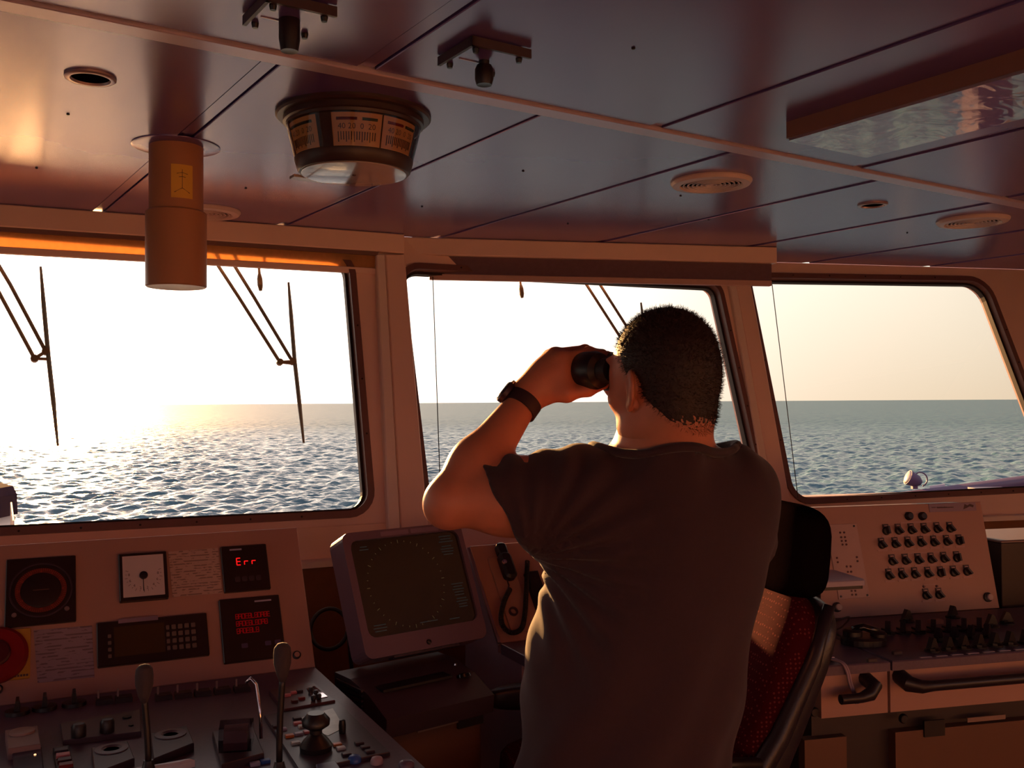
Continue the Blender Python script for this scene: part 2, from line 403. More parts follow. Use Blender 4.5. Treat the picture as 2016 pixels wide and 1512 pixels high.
# parapets under the sill
pe, re_ = FL @ Vector((LEFT_U, 0, 0)), FR @ Vector((RIGHT_U, 0, 0))
def parapet(name, a, b, n):
    q = [(a.x, a.y), (b.x, b.y), (b.x + n.x * WT, b.y + n.y * WT), (a.x + n.x * WT, a.y + n.y * WT)]
    structure(MB().prism(q, 0, SILL_Z).build(name, BEIGE))
parapet('wall_parapet_left', pe, C2s, NL); parapet('wall_parapet_right', C2s, re_, NR)
def hwall(name, a, b, th, z0, z1, holes=(), m=BEIGE):
    a = Vector((a[0], a[1], 0)); b = Vector((b[0], b[1], 0)); F = frame((a.x, a.y, z0), (b - a), (0, 0, 1)); L = (b - a).length
    lo = [(0, 0), (L, 0), (L, z1 - z0), (0, z1 - z0)]; mb = MB(); hs = [rrect(h[0] * L, h[1] - z0, h[2] * L, h[3] - z0, 0.08) for h in holes]
    for w in (0.0, -th): mb.add(*fill([lo] + hs, w))
    for lp in [lo] + hs:
        n = len(lp); mb.add([(x, y, 0) for x, y in lp] + [(x, y, -th) for x, y in lp], [(i, (i + 1) % n, n + (i + 1) % n, n + i) for i in range(n)])
    return structure(mb.build(name, m, M=F)), F, hs
wl_, F4, h4 = hwall('wall_left', ROOM[1], (pe.x, pe.y), 0.07, 0, CZ + 0.02, [(0.48, 1.2, 0.93, 2.02)])
wr_, F5, h5 = hwall('wall_right', (re_.x, re_.y), ROOM[3], 0.07, 0, CZ + 0.02, [])
wr2_, F6, h6 = hwall('wall_right_aft', ROOM[3], ROOM[2], 0.07, 0, CZ + 0.02, [(0.25, 1.2, 0.6, 2.02)])
_b, F7, h7 = hwall('wall_back', ROOM[2], ROOM[1], 0.07, 0, CZ + 0.02, [(0.08, 1.05, 0.46, 2.0), (0.54, 1.05, 0.92, 2.0)])  # aft windows out of view, added to bring more light inside
def gusset(name, a, top, u):
    # closes the wedge between a sloping front wall and the upright side wall
    P = [Vector((a.x, a.y, SILL_Z - 0.002)), Vector((a.x, a.y, CZ + 0.02)), Vector((top.x, top.y, CZ + 0.02))]
    P = [p - u * 0.012 for p in P]
    structure(MB().add(P + [p + u * 0.07 for p in P], [(0, 1, 2), (3, 5, 4), (0, 3, 4, 1), (1, 4, 5, 2), (2, 5, 3, 0)]).build(name, BEIGE))
gusset('wall_gusset_left', pe, pl_end, -UL); gusset('wall_gusset_right', re_, pr_end, UR)
def window(F, hole, name):
    w = struct_empty(name, F)
    MB().ring(offset(hole, 0.020), offset(hole, -0.004), -0.02, 0.010).build('window_frame', FRAMEM, w)
    MB().ring(offset(hole, -0.003), offset(hole, -0.014), -0.045, -0.020).build('gasket', RUBBER, w)
    MB().prism(offset(hole, -0.006), -0.040, -0.030).build('pane', GLASS, w)
    q = offset(hole, 0.009); n = len(q)
    mb = MB(); step = max(1, n // 14)
    acc = 0.0
    for i in range(n):
        a, b = Vector(q[i]), Vector(q[(i + 1) % n]); L = (b - a).length; k = int(L / 0.16)
        for j in range(1, k): p = a + (b - a) * j / k; mb.lathe([(0.0035, 0.009), (0.0035, 0.012), (0.002, 0.013)], 6, TR(p.x, p.y, 0))
    if mb.v: mb.build('frame_screws', CEILDARK, w)
    return w
window(FL, hole1, 'window_1'); window(FL, hole2, 'window_2'); window(FR, hole3, 'window_3')
window(F4, h4[0], 'window_4'); window(F6, h6[0], 'window_5'); window(F7, h7[0], 'fill_window_6'); window(F7, h7[1], 'fill_window_7')
# posts between the windows
def post(name, F, quad_px, t, m, w0=0.0):
    q = ccw([uv(F, x, y, w0 + t) for x, y in quad_px])
    return structure(MB().prism(q, w0, w0 + t, ch=0.004).build(name, m, M=F))
post('trim_1', FL, [(741, 500), (758, 500), (789, 1046), (766, 1046)], 0.030, PALELIT)  # bright post face: its window light is put into the paler tone
post('trim_2', FL, [(759, 500), (797, 500), (844, 1046), (790, 1046)], 0.022, BEIGE)
post('trim_3', FL, [(1436, 556), (1450, 556), (1530, 1010), (1514, 1010)], 0.018, PALELIT)  # lit facet of the pillar, painted paler than its neighbour
post('trim_4', FR, [(1448, 556), (1478, 556), (1560, 1010), (1530, 1010)], 0.026, BEIGE)
# sill ledges and veneer below
def ledge(name, a, b, n, z, depth, th, m):
    a = Vector((a.x, a.y, 0)); b = Vector((b.x, b.y, 0))
    q = [(a - n * depth), (b - n * depth), b, a]
    structure(MB().prism([(p.x, p.y) for p in q], z - th, z, ch=0.003).build(name, m))
ledge('trim_5', pe, C2s, NL, 1.085, 0.045, 0.022, PALELIT); ledge('trim_6', C2s, re_, NR, 1.085, 0.045, 0.022, PALELIT)
ledge('trim_7', pe, C2s, NL, 1.060, 0.012, 1.0, WOOD); ledge('trim_8', C2s, re_, NR, 1.060, 0.012, 1.0, WOOD)
# ------------------------------------------------------------------ outside: sea
SEA_Z = -14.0
ang = np.linspace(math.radians(-43), math.radians(43), 640)
rad = np.concatenate([[20.0, 50.0, 70.0], np.exp(np.linspace(math.log(85), math.log(1200), 1000, endpoint=False)), np.exp(np.linspace(math.log(1200), math.log(16000), 130))])
R_, A_ = np.meshgrid(rad, ang, indexing='ij')
X_, Y_ = R_ * np.sin(A_), R_ * np.cos(A_)
Z_ = np.zeros_like(X_)
spacing = np.where(R_ < 1200, R_ * 0.00265, R_ * 0.02)
for k in range(60):
    lam = 1.1 * (9.0 / 1.1) ** rng.random(); th = rng.normal(math.radians(-60), 0.75); ph = rng.random() * 6.283
    amp = 0.0105 * lam ** 0.85 * (0.6 + 0.8 * rng.random()); kx, ky = 2 * math.pi / lam * math.sin(th), 2 * math.pi / lam * math.cos(th)
    wgt = np.clip((lam / spacing - 2.2) / 3.0, 0, 1)
    p = kx * X_ + ky * Y_ + ph + 0.9 * np.sin(0.013 * X_ + 0.021 * Y_ + k)
    Z_ += wgt * amp * (np.sin(p) + 0.25 * np.sin(2 * p + 1.57))
Z_ += SEA_Z
nr, na = X_.shape
co = np.stack([X_, Y_, Z_], -1).reshape(-1, 3)
ii = np.arange(nr * na).reshape(nr, na)
quads = np.stack([ii[:-1, :-1], ii[:-1, 1:], ii[1:, 1:], ii[1:, :-1]], -1).reshape(-1, 4)
def np_mesh(name, co, quads, mats, smooth=True):
    me = bpy.data.meshes.new(name); me.vertices.add(len(co)); me.vertices.foreach_set('co', np.ascontiguousarray(co, dtype=np.float32).ravel())
    me.loops.add(quads.size); me.loops.foreach_set('vertex_index', quads.ravel().astype(np.int32))
    me.polygons.add(len(quads)); me.polygons.foreach_set('loop_start', np.arange(0, quads.size, 4, dtype=np.int32))
    for m in (mats if isinstance(mats, (list, tuple)) else [mats]): me.materials.append(m)
    me.update(calc_edges=True)
    me.polygons.foreach_set('use_smooth', np.ones(len(quads), dtype=bool)); me.validate(); me.update(); return me
def sea_material():
    m = bpy.data.materials.new('sea_water'); m.use_nodes = True; nt = m.node_tree; b = nt.nodes['Principled BSDF']
    b.inputs['Base Color'].default_value = (0.07, 0.17, 0.21, 1); ln_ = nt.nodes.new('ShaderNodeVectorMath'); ln_.operation = 'LENGTH'; t0_ = nt.nodes.new('ShaderNodeTexCoord'); nt.links.new(t0_.outputs['Object'], ln_.inputs[0]); mr_ = nt.nodes.new('ShaderNodeMapRange'); mr_.inputs['From Min'].default_value = 80; mr_.inputs['From Max'].default_value = 700; mr_.inputs['To Min'].default_value = 0.09; mr_.inputs['To Max'].default_value = 0.40; nt.links.new(ln_.outputs['Value'], mr_.inputs['Value']); nt.links.new(mr_.outputs[0], b.inputs['Roughness']); b.inputs['IOR'].default_value = 1.34; b.inputs['Specular IOR Level'].default_value = 0.18
    t = nt.nodes.new('ShaderNodeTexCoord'); mp = nt.nodes.new('ShaderNodeMapping'); mp.inputs['Scale'].default_value = (1, 1.0, 1); mp.inputs['Rotation'].default_value = (0, 0, 0.5)
    nt.links.new(t.outputs['Object'], mp.inputs[0]); prev = None
    for sc_, st, di in ((0.055, 1.0, 3.2), (0.4, 0.8, 0.28), (2.0, 0.6, 0.06)):
        n = nt.nodes.new('ShaderNodeTexNoise'); n.inputs['Scale'].default_value = sc_; n.inputs['Detail'].default_value = 5; n.inputs['Roughness'].default_value = 0.6
        nt.links.new(mp.outputs[0], n.inputs['Vector']); bp = nt.nodes.new('ShaderNodeBump'); bp.inputs['Strength'].default_value = st; bp.inputs['Distance'].default_value = di
        nt.links.new(n.outputs['Fac'], bp.inputs['Height'])
        if prev: nt.links.new(prev, bp.inputs['Normal'])
        prev = bp.outputs[0]
    nt.links.new(prev, b.inputs['Normal']); return m
SEA = sea_material()
sea = link('sea', np_mesh('sea', co, quads, SEA)); sea['kind'] = 'structure'
structure(MB().prism(circ(0, 0, 16500, 64), SEA_Z - 3.0, SEA_Z - 2.5).build('sea_deep', SEA))
# ------------------------------------------------------------------ outside: ship parts
DECKM = mat('deck_paint', (0.70, 0.55, 0.42), 0.5); BOOMM = mat('boom_paint', (0.085, 0.055, 0.13), 0.45); BLOCKM = mat('hatch_block_paint', (0.030, 0.012, 0.026), 0.9, spec=0.1)
d0 = 20.0
pA, pB = PT(40, 1048, d0), PT(-260, 1048, d0)
deck = structure(MB().prism([(-19, 13.0), (-6.3, 13.0), (pA.x + 0.05, 20.3), (-16.8, 30.0), (-19, 30)], SEA_Z - 1, PT(40, 1040, d0).z).build('foredeck', DECKM))
bz = PT(0, 1040, d0).z
blk = thing('hatch_cover_stack', 'dark violet block with sloping top standing on the foredeck outside', 'hatch cover', TR(PT(10, 0, d0).x - 1.45, d0 + 1.7, bz))
h0 = PT(0, 954, d0 + 1.7).z - bz
MB().prism([(-2.5, 0), (0.42, 0), (0.40, h0 * 0.62), (0.30, h0 * 0.86), (0.0, h0 * 0.97), (-0.5, h0), (-2.5, h0)], -0.9, 0.9, RX(math.pi / 2)).build('block_body', BLOCKM, blk)
for k in range(6): MB().box((-2.2 + k * 0.42, -0.93, h0 * 0.5), (0.06, 0.06, h0 * 0.9)).build('rib', BLOCKM, blk)
rail = thing('deck_rail', 'slim white railing running along the foredeck edge outside the left window', 'railing', TR(pA.x - 0.2, 20.0, bz))
ptsr = [Vector((-0.12 + 0.17 * k, 0.25 - 0.32 * k, 0)) for k in range(11)]
for p in ptsr: MB().tube([p, p + Vector((0, 0, 0.50))], 0.02, 6).build('post', DECKM, rail)
for z in (0.5, 0.28): MB().tube([p + Vector((0, 0, z)) for p in ptsr], 0.016, 6).build('rail_bar', DECKM, rail)
db = 9.0
b0, b1 = PT(1700, 989, db + 1.0), PT(2090, 940, db - 0.6)
boom = thing('crane_boom', 'violet painted boom lying level outside the right window', 'boom', TR(*b0))
MB().tube([(0, 0, 0), b1 - b0], [0.055, 0.062], 10).build('boom_tube', BOOMM, boom, smooth=60)
jp = PT(1848, 969, db + 0.4) - b0
MB().tube([jp - Vector((0.06, -0.03, 0.01)), jp + Vector((0.06, -0.03, 0.015))], 0.072, 10).build('joint_collar', ALU, boom, smooth=60)
MB().box(b1 - b0 + Vector((-0.55, 0.1, -7.4)), (0.3, 0.3, 14.6)).build('boom_crutch', BOOMM, boom)
lp = PT(1800, 956, db + 0.6)
lamp = thing('deck_floodlight', 'small round floodlight with wire guard on top of the boom', 'floodlight', TR(*lp))
MB().lathe([(0.03, -0.07), (0.06, -0.03), (0.075, 0.05), (0.075, 0.07)], 16, TR(0, 0, 0.055) @ RY(-1.15)).build('lamp_housing', BOOMM, lamp, smooth=50)
MB().lathe([(0.074, 0.069), (0.05, 0.082), (0.01, 0.086)], 16, TR(0, 0, 0.055) @ RY(-1.15)).build('lens', mat('lamp_lens', (0.8, 0.6, 0.5), 0.2), lamp, smooth=True)
MB().tube([(0.06 + 0.07 * math.sin(a), 0, 0.06 + 0.07 * math.cos(a)) for a in np.linspace(-1.2, 2.8, 14)], 0.007, 6).build('bracket', BOOMM, lamp, smooth=True)
MB().box((0, 0, -0.006), (0.05, 0.05, 0.052)).build('foot', BOOMM, lamp)
# wipers just outside the panes
WIPM = mat('wiper_metal', (0.10, 0.055, 0.030), 0.4, metal=0.3)
def wiper(label, F, arms, blade, wo_=-0.13):
    O = F @ Vector((*uv(F, *blade[0], wo_), wo_)); t = thing('window_wiper', label, 'wiper', F.copy()); t.matrix_basis = F
    Q = lambda p, dw=0.0: Vector((*uv(F, p[0], p[1], wo_ + dw), wo_ + dw))
    for a in arms: MB().tube([Q(p) for p in a], 0.0062, 6).build('arm', WIPM, t)
    b = [Q(p, 0.0) for p in blade]; n = len(b)
    MB().tube(b, [0.004] + [0.0075] * (n - 2) + [0.004], 6).build('blade', RUBBER, t)
    e1, e2 = Q(arms[0][-1]), Q(arms[1][-1]); m = b[n // 2]
    MB().tube([e1, m + Vector((0, -0.012, 0))], 0.005, 6).build('link_bar', WIPM, t); MB().tube([e1, e2, m], 0.006, 6).build('link_bar', WIPM, t)
    for p in (e1, e2): MB().lathe([(0.012, -0.008), (0.012, 0.008)], 10, TR(*p)).build('pivot', WIPM, t)
    return t
wiper('pantograph wiper at the far left edge, glowing beside the sun glitter', FL, [[(-40, 505), (68, 706)], [(-40, 460), (20, 560), (90, 692)]], [(80, 525), (86, 600), (95, 700), (105, 790), (114, 878)])
wiper('pantograph wiper hanging right of the ceiling tube in the left window', FL, [[(385, 455), (470, 585), (551, 713)], [(410, 440), (500, 585), (576, 712)]], [(568, 556), (573, 620), (580, 710), (589, 790), (598, 872)])
wiper("pantograph wiper half hidden behind the man's head", FL, [[(1090, 460), (1240, 693)], [(1105, 440), (1270, 700)]], [(1262, 596), (1267, 640), (1278, 720), (1290, 800), (1300, 880)])
def nozzle(label, F, a, b):
    O = Vector((*uv(F, *a, -0.10), -0.10)); E_ = Vector((*uv(F, *b, -0.10), -0.10)); t = thing('washer_nozzle', label, 'nozzle', F.copy())
    m = O + (E_ - O) * 0.55
    MB().tube([O, m], 0.005, 8).build('pipe', WIPM, t); MB().tube([m, m + (E_ - m) * 0.3, m + (E_ - m) * 0.7, E_], [0.006, 0.010, 0.010, 0.006], 8).build('tip', WIPM, t)
nozzle('washer nozzle hanging behind the left window blind', FL, (508, 500), (513, 572))
nozzle('washer nozzle hanging behind the middle window blind', FL, (1021, 530), (1028, 586))
# ------------------------------------------------------------------ things on the ceiling
def ceil_pt(px, py, dz=0.0):
    p = onz(px, py, CZ - dz); return (p.x, p.y)
GRID = RZ(GA)            # local x along the cover strip, y towards the bow
# hanging periscope tube
x, y = ceil_pt(347, 288)
tube = thing('ceiling_tube', 'tan painted tube hanging from the ceiling in front of the left window', 'tube', TR(x, y, CZ))
TUBEM = mat('tube_paint', (0.50, 0.23, 0.12), 0.40, var=0.05, vscale=6)
zb = PT(340, 566, y).z - CZ; zs = PT(340, 420, y).z - CZ
MB().lathe([(0.0625, 0.0), (0.0625, zs)], 48).build('upper_tube', TUBEM, tube, smooth=50)
MB().lathe([(0.066, zs + 0.004), (0.0705, zs), (0.0705, zb + 0.003), (0.0675, zb), (0.055, zb + 0.002)], 48).build('lower_sleeve', TUBEM, tube, smooth=40)
MB().lathe([(0.102, 0.0), (0.102, -0.002), (0.099, -0.003), (0.070, -0.003)], 48).build('ceiling_rosette', CEIL, tube, smooth=40)
stk = MB(); sa0, sa1 = -1.45, -1.08; za, zb2 = PT(360, 322, y - 0.062).z - CZ, PT(360, 388, y - 0.062).z - CZ
def wrap(mb, r, a0, a1, z0, z1, n=8, mi=0):
    vs = []; 
    for rr in (r, r + 0.0008):
        for k in range(n + 1):
            a = a0 + (a1 - a0) * k / n; vs += [(rr * math.cos(a), rr * math.sin(a), z0), (rr * math.cos(a), rr * math.sin(a), z1)]
    m = 2 * (n + 1); fs = []
    for k in range(n):
        b = 2 * k; fs += [(b, b + 2, b + 3, b + 1), (m + b, m + b + 1, m + b + 3, m + b + 2), (b, m + b, m + b + 2, b + 2), (b + 1, b + 3, m + b + 3, m + b + 1)]
    fs += [(0, 1, m + 1, m), (2 * n, m + 2 * n, m + 2 * n + 1, 2 * n + 1)]
    mb.add(vs, fs, mi=mi)
wrap(stk, 0.0626, -1.42, -0.62, zb2, za)
stick = stk.build('sticker', mat('sticker_yellow', (0.85, 0.50, 0.08), 0.5), tube, smooth=30); stick['label'] = 'yellow sticker with a dark line drawing of a mast'
ik = MB()
def arcline(r, pts, wd):
    P = [(r * math.cos(a), r * math.sin(a), z) for a, z in pts]; ik.tube(P, wd, 4)
zm = lambda t: zb2 + (za - zb2) * t
arcline(0.0634, [(-1.02, zm(0.85)), (-1.02, zm(0.28))], 0.0007)
arcline(0.0634, [(-1.22, zm(0.72)), (-1.02, zm(0.76)), (-0.82, zm(0.72))], 0.0007)
arcline(0.0634, [(-1.14, zm(0.62)), (-1.02, zm(0.64)), (-0.90, zm(0.62))], 0.0007)
arcline(0.0634, [(-1.30, zm(0.16)), (-1.02, zm(0.30)), (-0.74, zm(0.16))], 0.0009)
ik.build('drawing', INK, stick)
# rudder angle indicator
x, y = ceil_pt(697, 228)
rud = thing('rudder_angle_indicator', 'round ceiling-mounted rudder angle indicator with lit scales and a pale flat bottom', 'indicator', TR(x, y, CZ))
HOUS = mat('indicator_housing', (0.045, 0.020, 0.018), 0.4, var=0.1)
MB().lathe([(0.166, 0.0), (0.166, -0.006), (0.162, -0.010), (0.150, -0.011)], 64).build('flange', HOUS, rud, smooth=40)
def cone_r(z): return 0.148 + (0.120 - 0.148) * (-z - 0.011) / (0.125 - 0.011)
MB().lathe([(0.150, -0.010), (0.150, -0.022), (cone_r(-0.024), -0.024), (cone_r(-0.030), -0.030)], 64).build('top_band', HOUS, rud, smooth=30)
MB().lathe([(cone_r(-0.03) - 0.010, -0.028), (cone_r(-0.1) - 0.010, -0.104)], 64).build('inner_drum', HOUS, rud, smooth=40)
MB().lathe([(cone_r(-0.098), -0.098), (cone_r(-0.102) + 0.001, -0.102), (cone_r(-0.122), -0.122), (cone_r(-0.126) - 0.003, -0.126)], 64).build('lower_band', HOUS, rud, smooth=30)
bp_ = MB().lathe([(0.112, -0.1255), (0.112, -0.128), (0.110, -0.1285)], 64).build('bottom_plate', mat('indicator_bottom', (0.50, 0.40, 0.38), 0.12, var=0.03, coat=0.4), rud, smooth=30)
MB().lathe([(0.004, -0.1284), (0.004, -0.130), (0.002, -0.131)], 12).build('screw', INK, bp_)
MB().box((-0.055, 0.100, -0.124), (0.10, 0.030, 0.006), RZ(0.55)).build('latch', mat('latch_metal', (0.50, 0.40, 0.36), 0.25), rud)
SCALE = mat('scale_amber', (0.42, 0.17, 0.07), 0.35, emit=(1.0, 0.30, 0.06), estr=0.035)
for k, (a0, a1) in enumerate(((-2.75, -2.02), (-1.75, -0.98), (-0.95, -0.22))):
    mb = MB(); n = 12; vs = []; fs = []
    for i in range(n + 1):
        a = a0 + (a1 - a0) * i / n
        for z in (-0.033, -0.098):
            for dr in (-0.006, -0.004): r = cone_r(z) + dr; vs.append((r * math.cos(a), r * math.sin(a), z))
    for i in range(n):
        b = 4 * i; fs += [(b + 1, b + 5, b + 7, b + 3), (b, b + 2, b + 6, b + 4), (b, b + 4, b + 5, b + 1), (b + 2, b + 3, b + 7, b + 6)]
    sc_ = mb.add(vs, fs).build('scale_window', SCALE, rud, smooth=40)
    tk = MB(); cb = MB(); rc = MB()
    def onc(a, z, e=0.0): r = cone_r(z) - 0.0035 + e; return Vector((r * math.cos(a), r * math.sin(a), z))
    for i in range(15):
        a = a0 + (a1 - a0) * (0.12 + 0.76 * i / 14); tk.tube([onc(a, -0.070), onc(a, -0.086 if i % 3 else -0.090)], 0.0011, 4)
    tk.build('tick_marks', INK, sc_)
    for i, ch_ in enumerate(('40', '20', '0', '20')):
        a = a0 + (a1 - a0) * (0.2 + 0.2 * i); p = onc(a, -0.060, 0.0004); nrm = Vector((math.cos(a), math.sin(a), -0.25)).normalized(); tv = Vector((-math.sin(a), math.cos(a), 0))
        text_mesh(cb, ch_, 0, 0, 0.016, 0.0003, frame(p, tv, nrm.cross(tv)))
    cb.build('figures', INK, sc_)
    aa = [a0 + (a1 - a0) * t for t in np.linspace(0.1, 0.9, 9)]
    m_ = 5 if k else 9
    rc.tube([onc(a, -0.045) for a in aa[:m_]], 0.0034, 6); rc.build('red_arc' if k else 'green_arc', RED if k else mat('green_arc', (0.05, 0.09, 0.07), 0.5), sc_)
    if k: MB().tube([onc(a, -0.045) for a in aa[m_:]], 0.0034, 6).build('green_arc', mat('green_arc', (0.05, 0.09, 0.07), 0.5), sc_)
gl_ = MB().lathe([(cone_r(-0.031), -0.031), (cone_r(-0.097), -0.097)], 64, cap=False).build('glass_band', ACRYL, rud, smooth=True)
# air diffusers
def diffuser(px, py, label, d=0.228):
    x, y = ceil_pt(px, py); R = d / 2; t = thing('air_diffuser', label, 'air vent', TR(x, y, CZ) @ GRID, 'round ceiling air diffusers')
    WH = mat('diffuser_white', (0.74, 0.58, 0.54), 0.4)
    MB().lathe([(R, 0.0), (R, -0.004), (R - 0.006, -0.012), (R - 0.026, -0.014), (R - 0.030, -0.006)], 48, cap=False).build('outer_ring', WH, t, smooth=35)
    MB().lathe([(R - 0.028, -0.0005), (0.01, -0.0005)], 32).build('backing', mat('vent_dark', (0.004, 0.002, 0.003), 1.0, spec=0.0), t)
    k = 0; r = R - 0.036
    while r > 0.010:
        MB().lathe([(r, -0.006), (r + 0.002, -0.012), (r - 0.0015, -0.012), (r - 0.003, -0.006), (r, -0.006)], 40, cap=False).build('louvre_ring', WH, t, smooth=30); r -= 0.0125
    MB().lathe([(0.007, 0.0), (0.007, -0.010), (0.004, -0.012)], 16).build('centre_cap', WH, t, smooth=30)
    for a in (0.0, math.pi / 2): MB().box((0, 0, -0.005), (2 * R - 0.06, 0.003, 0.003), RZ(a)).build('cross_bar', WH, t)
diffuser(402, 415, 'round slatted air diffuser half hidden behind the hanging tube')
diffuser(1400, 357, 'round slatted air diffuser in the middle of the ceiling')
diffuser(1915, 433, 'round slatted air diffuser nearest the right edge', 0.236)
def downlight(px, py, label):
    x, y = ceil_pt(px, py); t = thing('downlight', label, 'downlight', TR(x, y, CZ), 'unlit recessed downlights')
    MB().lathe([(0.046, 0.0), (0.046, -0.004), (0.043, -0.006), (0.036, -0.006), (0.034, -0.0015)], 40, cap=False).build('trim_ring', mat('ring_metal', (0.45, 0.32, 0.32), 0.3, metal=0.5), t, smooth=35)
    MB().lathe([(0.035, -0.0015), (0.005, -0.001)], 32).build('well_shade', mat('painted_well_shade', (0.006, 0.003, 0.004), 1.0, spec=0.0), t)  # flat black disc; the shade of a recessed well is its colour
downlight(178, 151, 'unlit recessed downlight near the upper left corner')
downlight(1718, 402, 'unlit recessed downlight between the two right diffusers')
def mount(label, N, L, R, stem, knob, kr):
    pn, pl, pr = (onz(*p, CZ - 0.016) for p in (N, L, R))
    c = (pl + pr) / 2; s = ((pl - pn).length + (pr - pn).length) / 2
    t = thing('ceiling_mount', label, 'mount', TR(c.x, c.y, CZ) @ GRID, 'square plates with hanging connectors')
    MB().plate(-s / 2, -s / 2, s / 2, s / 2, -0.016, -0.008).build('plate', CEIL, t)
    for sx, sy in ((-1, 0), (0, -1)):
        MB().box((sx * (s / 2 + 0.002), sy * (s / 2 + 0.002), -0.010), (0.006 if sx else s + 0.01, 0.006 if sy else s + 0.01, 0.016)).build('edge_bar', DGREY, t)
    for sx in (-1, 1):
        for sy in (-1, 1): MB().lathe([(0.006, 0.0), (0.006, -0.018), (0.0045, -0.024)], 10, TR(sx * s * 0.40, sy * s * 0.40, 0)).build('bolt', BLACK, t)
    MB().lathe([(kr * 0.62, 0.0), (kr * 0.55, -stem)], 20).build('stem', BLACK, t, smooth=40)
    MB().lathe([(kr * 0.8, -stem + 0.002), (kr, -stem - 0.005), (kr, -stem - knob * 0.7), (kr * 0.82, -stem - knob), (kr * 0.4, -stem - knob + 0.001)], 20).build('connector', BLACK, t, smooth=40)
    MB().box((-s * 0.22, 0.1 * s, -0.017), (0.04, 0.003, 0.001)).build('scratch_plate', ALU, t)
mount('square ceiling plate with a slim stemmed connector, above the window post', (940, 88), (870, 128), (1038, 112), 0.026, 0.033, 0.0165)
mount('square ceiling plate with a stout connector, at the top edge', (525, 5), (485, 50), (657, 28), 0.004, 0.062, 0.0165)
# ceiling light fixture
p0 = onz(1546, 278, CZ - 0.042); p1 = onz(1704, 312, CZ - 0.042)
wd = (p1 - p0).length; fl = thing('ceiling_light', 'long box ceiling light with a glossy reflecting diffuser, unlit', 'ceiling light', TR(p0.x, p0.y, CZ) @ GRID)
MB().plate(0, -1.25, wd, 0, -0.036, 0.0, r=0.006).build('housing', mat('light_housing', (0.30, 0.15, 0.12), 0.45), fl)
def ripple():
    m = mat('ripple_diffuser', (0.34, 0.24, 0.30), 0.06, spec=1.0, var=0.1); nt = m.node_tree; b = nt.nodes['Principled BSDF']
    t = nt.nodes.new('ShaderNodeTexCoord'); n = nt.nodes.new('ShaderNodeTexNoise'); n.inputs['Scale'].default_value = 9; n.inputs['Detail'].default_value = 2; n.inputs['Distortion'].default_value = 1.5
    bp = nt.nodes.new('ShaderNodeBump'); bp.inputs['Strength'].default_value = 0.25; bp.inputs['Distance'].default_value = 0.01
    nt.links.new(t.outputs['Object'], n.inputs['Vector']); nt.links.new(n.outputs['Fac'], bp.inputs['Height']); nt.links.new(bp.outputs[0], b.inputs['Normal']); b.inputs['Coat Weight'].default_value = 0.5; return m
MB().plate(0.004, -1.246, wd - 0.004, -0.004, -0.042, -0.036, r=0.006).build('diffuser', ripple(), fl)
# ------------------------------------------------------------------ blinds
def translucent(name, c, t):
    m = bpy.data.materials.new(name); m.use_nodes = True; nt = m.node_tree; nt.nodes.clear(); o = nt.nodes.new('ShaderNodeOutputMaterial'); mix = nt.nodes.new('ShaderNodeMixShader'); mix.inputs[0].default_value = t
    a = nt.nodes.new('ShaderNodeBsdfDiffuse'); b = nt.nodes.new('ShaderNodeBsdfTranslucent'); tc_ = nt.nodes.new('ShaderNodeTexCoord'); nz = nt.nodes.new('ShaderNodeTexNoise'); nz.inputs['Scale'].default_value = 60
    mx = nt.nodes.new('ShaderNodeMix'); mx.data_type = 'RGBA'; mx.inputs[6].default_value = (*[x * 0.85 for x in c], 1); mx.inputs[7].default_value = (*[min(1, x * 1.1) for x in c], 1)
    nt.links.new(tc_.outputs['Object'], nz.inputs['Vector']); nt.links.new(nz.outputs['Fac'], mx.inputs[0])
    for s_ in (a, b): nt.links.new(mx.outputs[2], s_.inputs[0])
    nt.links.new(a.outputs[0], mix.inputs[1]); nt.links.new(b.outputs[0], mix.inputs[2]); nt.links.new(mix.outputs[0], o.inputs[0]); return m
BLINDL = translucent('blind_cream', (0.80, 0.50, 0.26), 0.60); BLINDM = translucent('blind_violet', (0.20, 0.13, 0.17), 0.12)
# left blind: straight pelmet on the sloping wall
hb = FL.inverted() @ PT(795, 481, 3.60); t = thing('roller_blind', 'rolled-up cream blind under the long pelmet of the left window', 'blind', FL.copy())
def on_l(px, py, w): q = uv(FL, px, py, w); return Vector((q[0], q[1], w))
def on_vplane(px, py, n, d):
    r = ray(px, py); n = Vector(n); k = (d - n.dot(CAMP)) / n.dot(r); return CAMP + r * k
FV = frame(Vector(NL * 3.355), UL, (0, 0, 1)); t.matrix_basis = FV     # vertical plane of the pelmet face
ptl, pbl = uv(FV, 0, 401), uv(FV, 0, 441); ptr, pbr = uv(FV, 796, 463), uv(FV, 796, 502)
zt_ = (CZ - 0.0); zb_ = (pbl[1] + pbr[1]) / 2
x0 = LEFT_U + 0.05 + 3.9 - 3.9
u_left = (FV.inverted() @ (FL @ Vector((LEFT_U + 0.08, 0.9, 0)))).x
MB().plate(u_left, zb_, ptr[0], CZ - 0.001, -0.11, 0.0, ch=0.003).build('pelmet', BEIGE, t)
q1, q2 = uv(FV, 0, 487), uv(FV, 745, 533); zf = (q1[1] + q2[1]) / 2
ur = uv(FV, 742, 520, -0.02)[0]
MB().box(((u_left + ur) / 2, (zb_ + zf) / 2 - 0.004, -0.022), (ur - u_left, zb_ - zf + 0.02, 0.003)).build('fabric', BLINDL, t)
MB().plate(u_left, zf - 0.014, ur, zf + 0.008, -0.030, -0.012, r=0.005, ch=0.002).build('bottom_bar', BEIGE, t)
MB().plate(u_left, zb_ - 0.014, ur, zb_ + 0.001, -0.03, -0.006).build('lower_lip', FRAMEM, t)
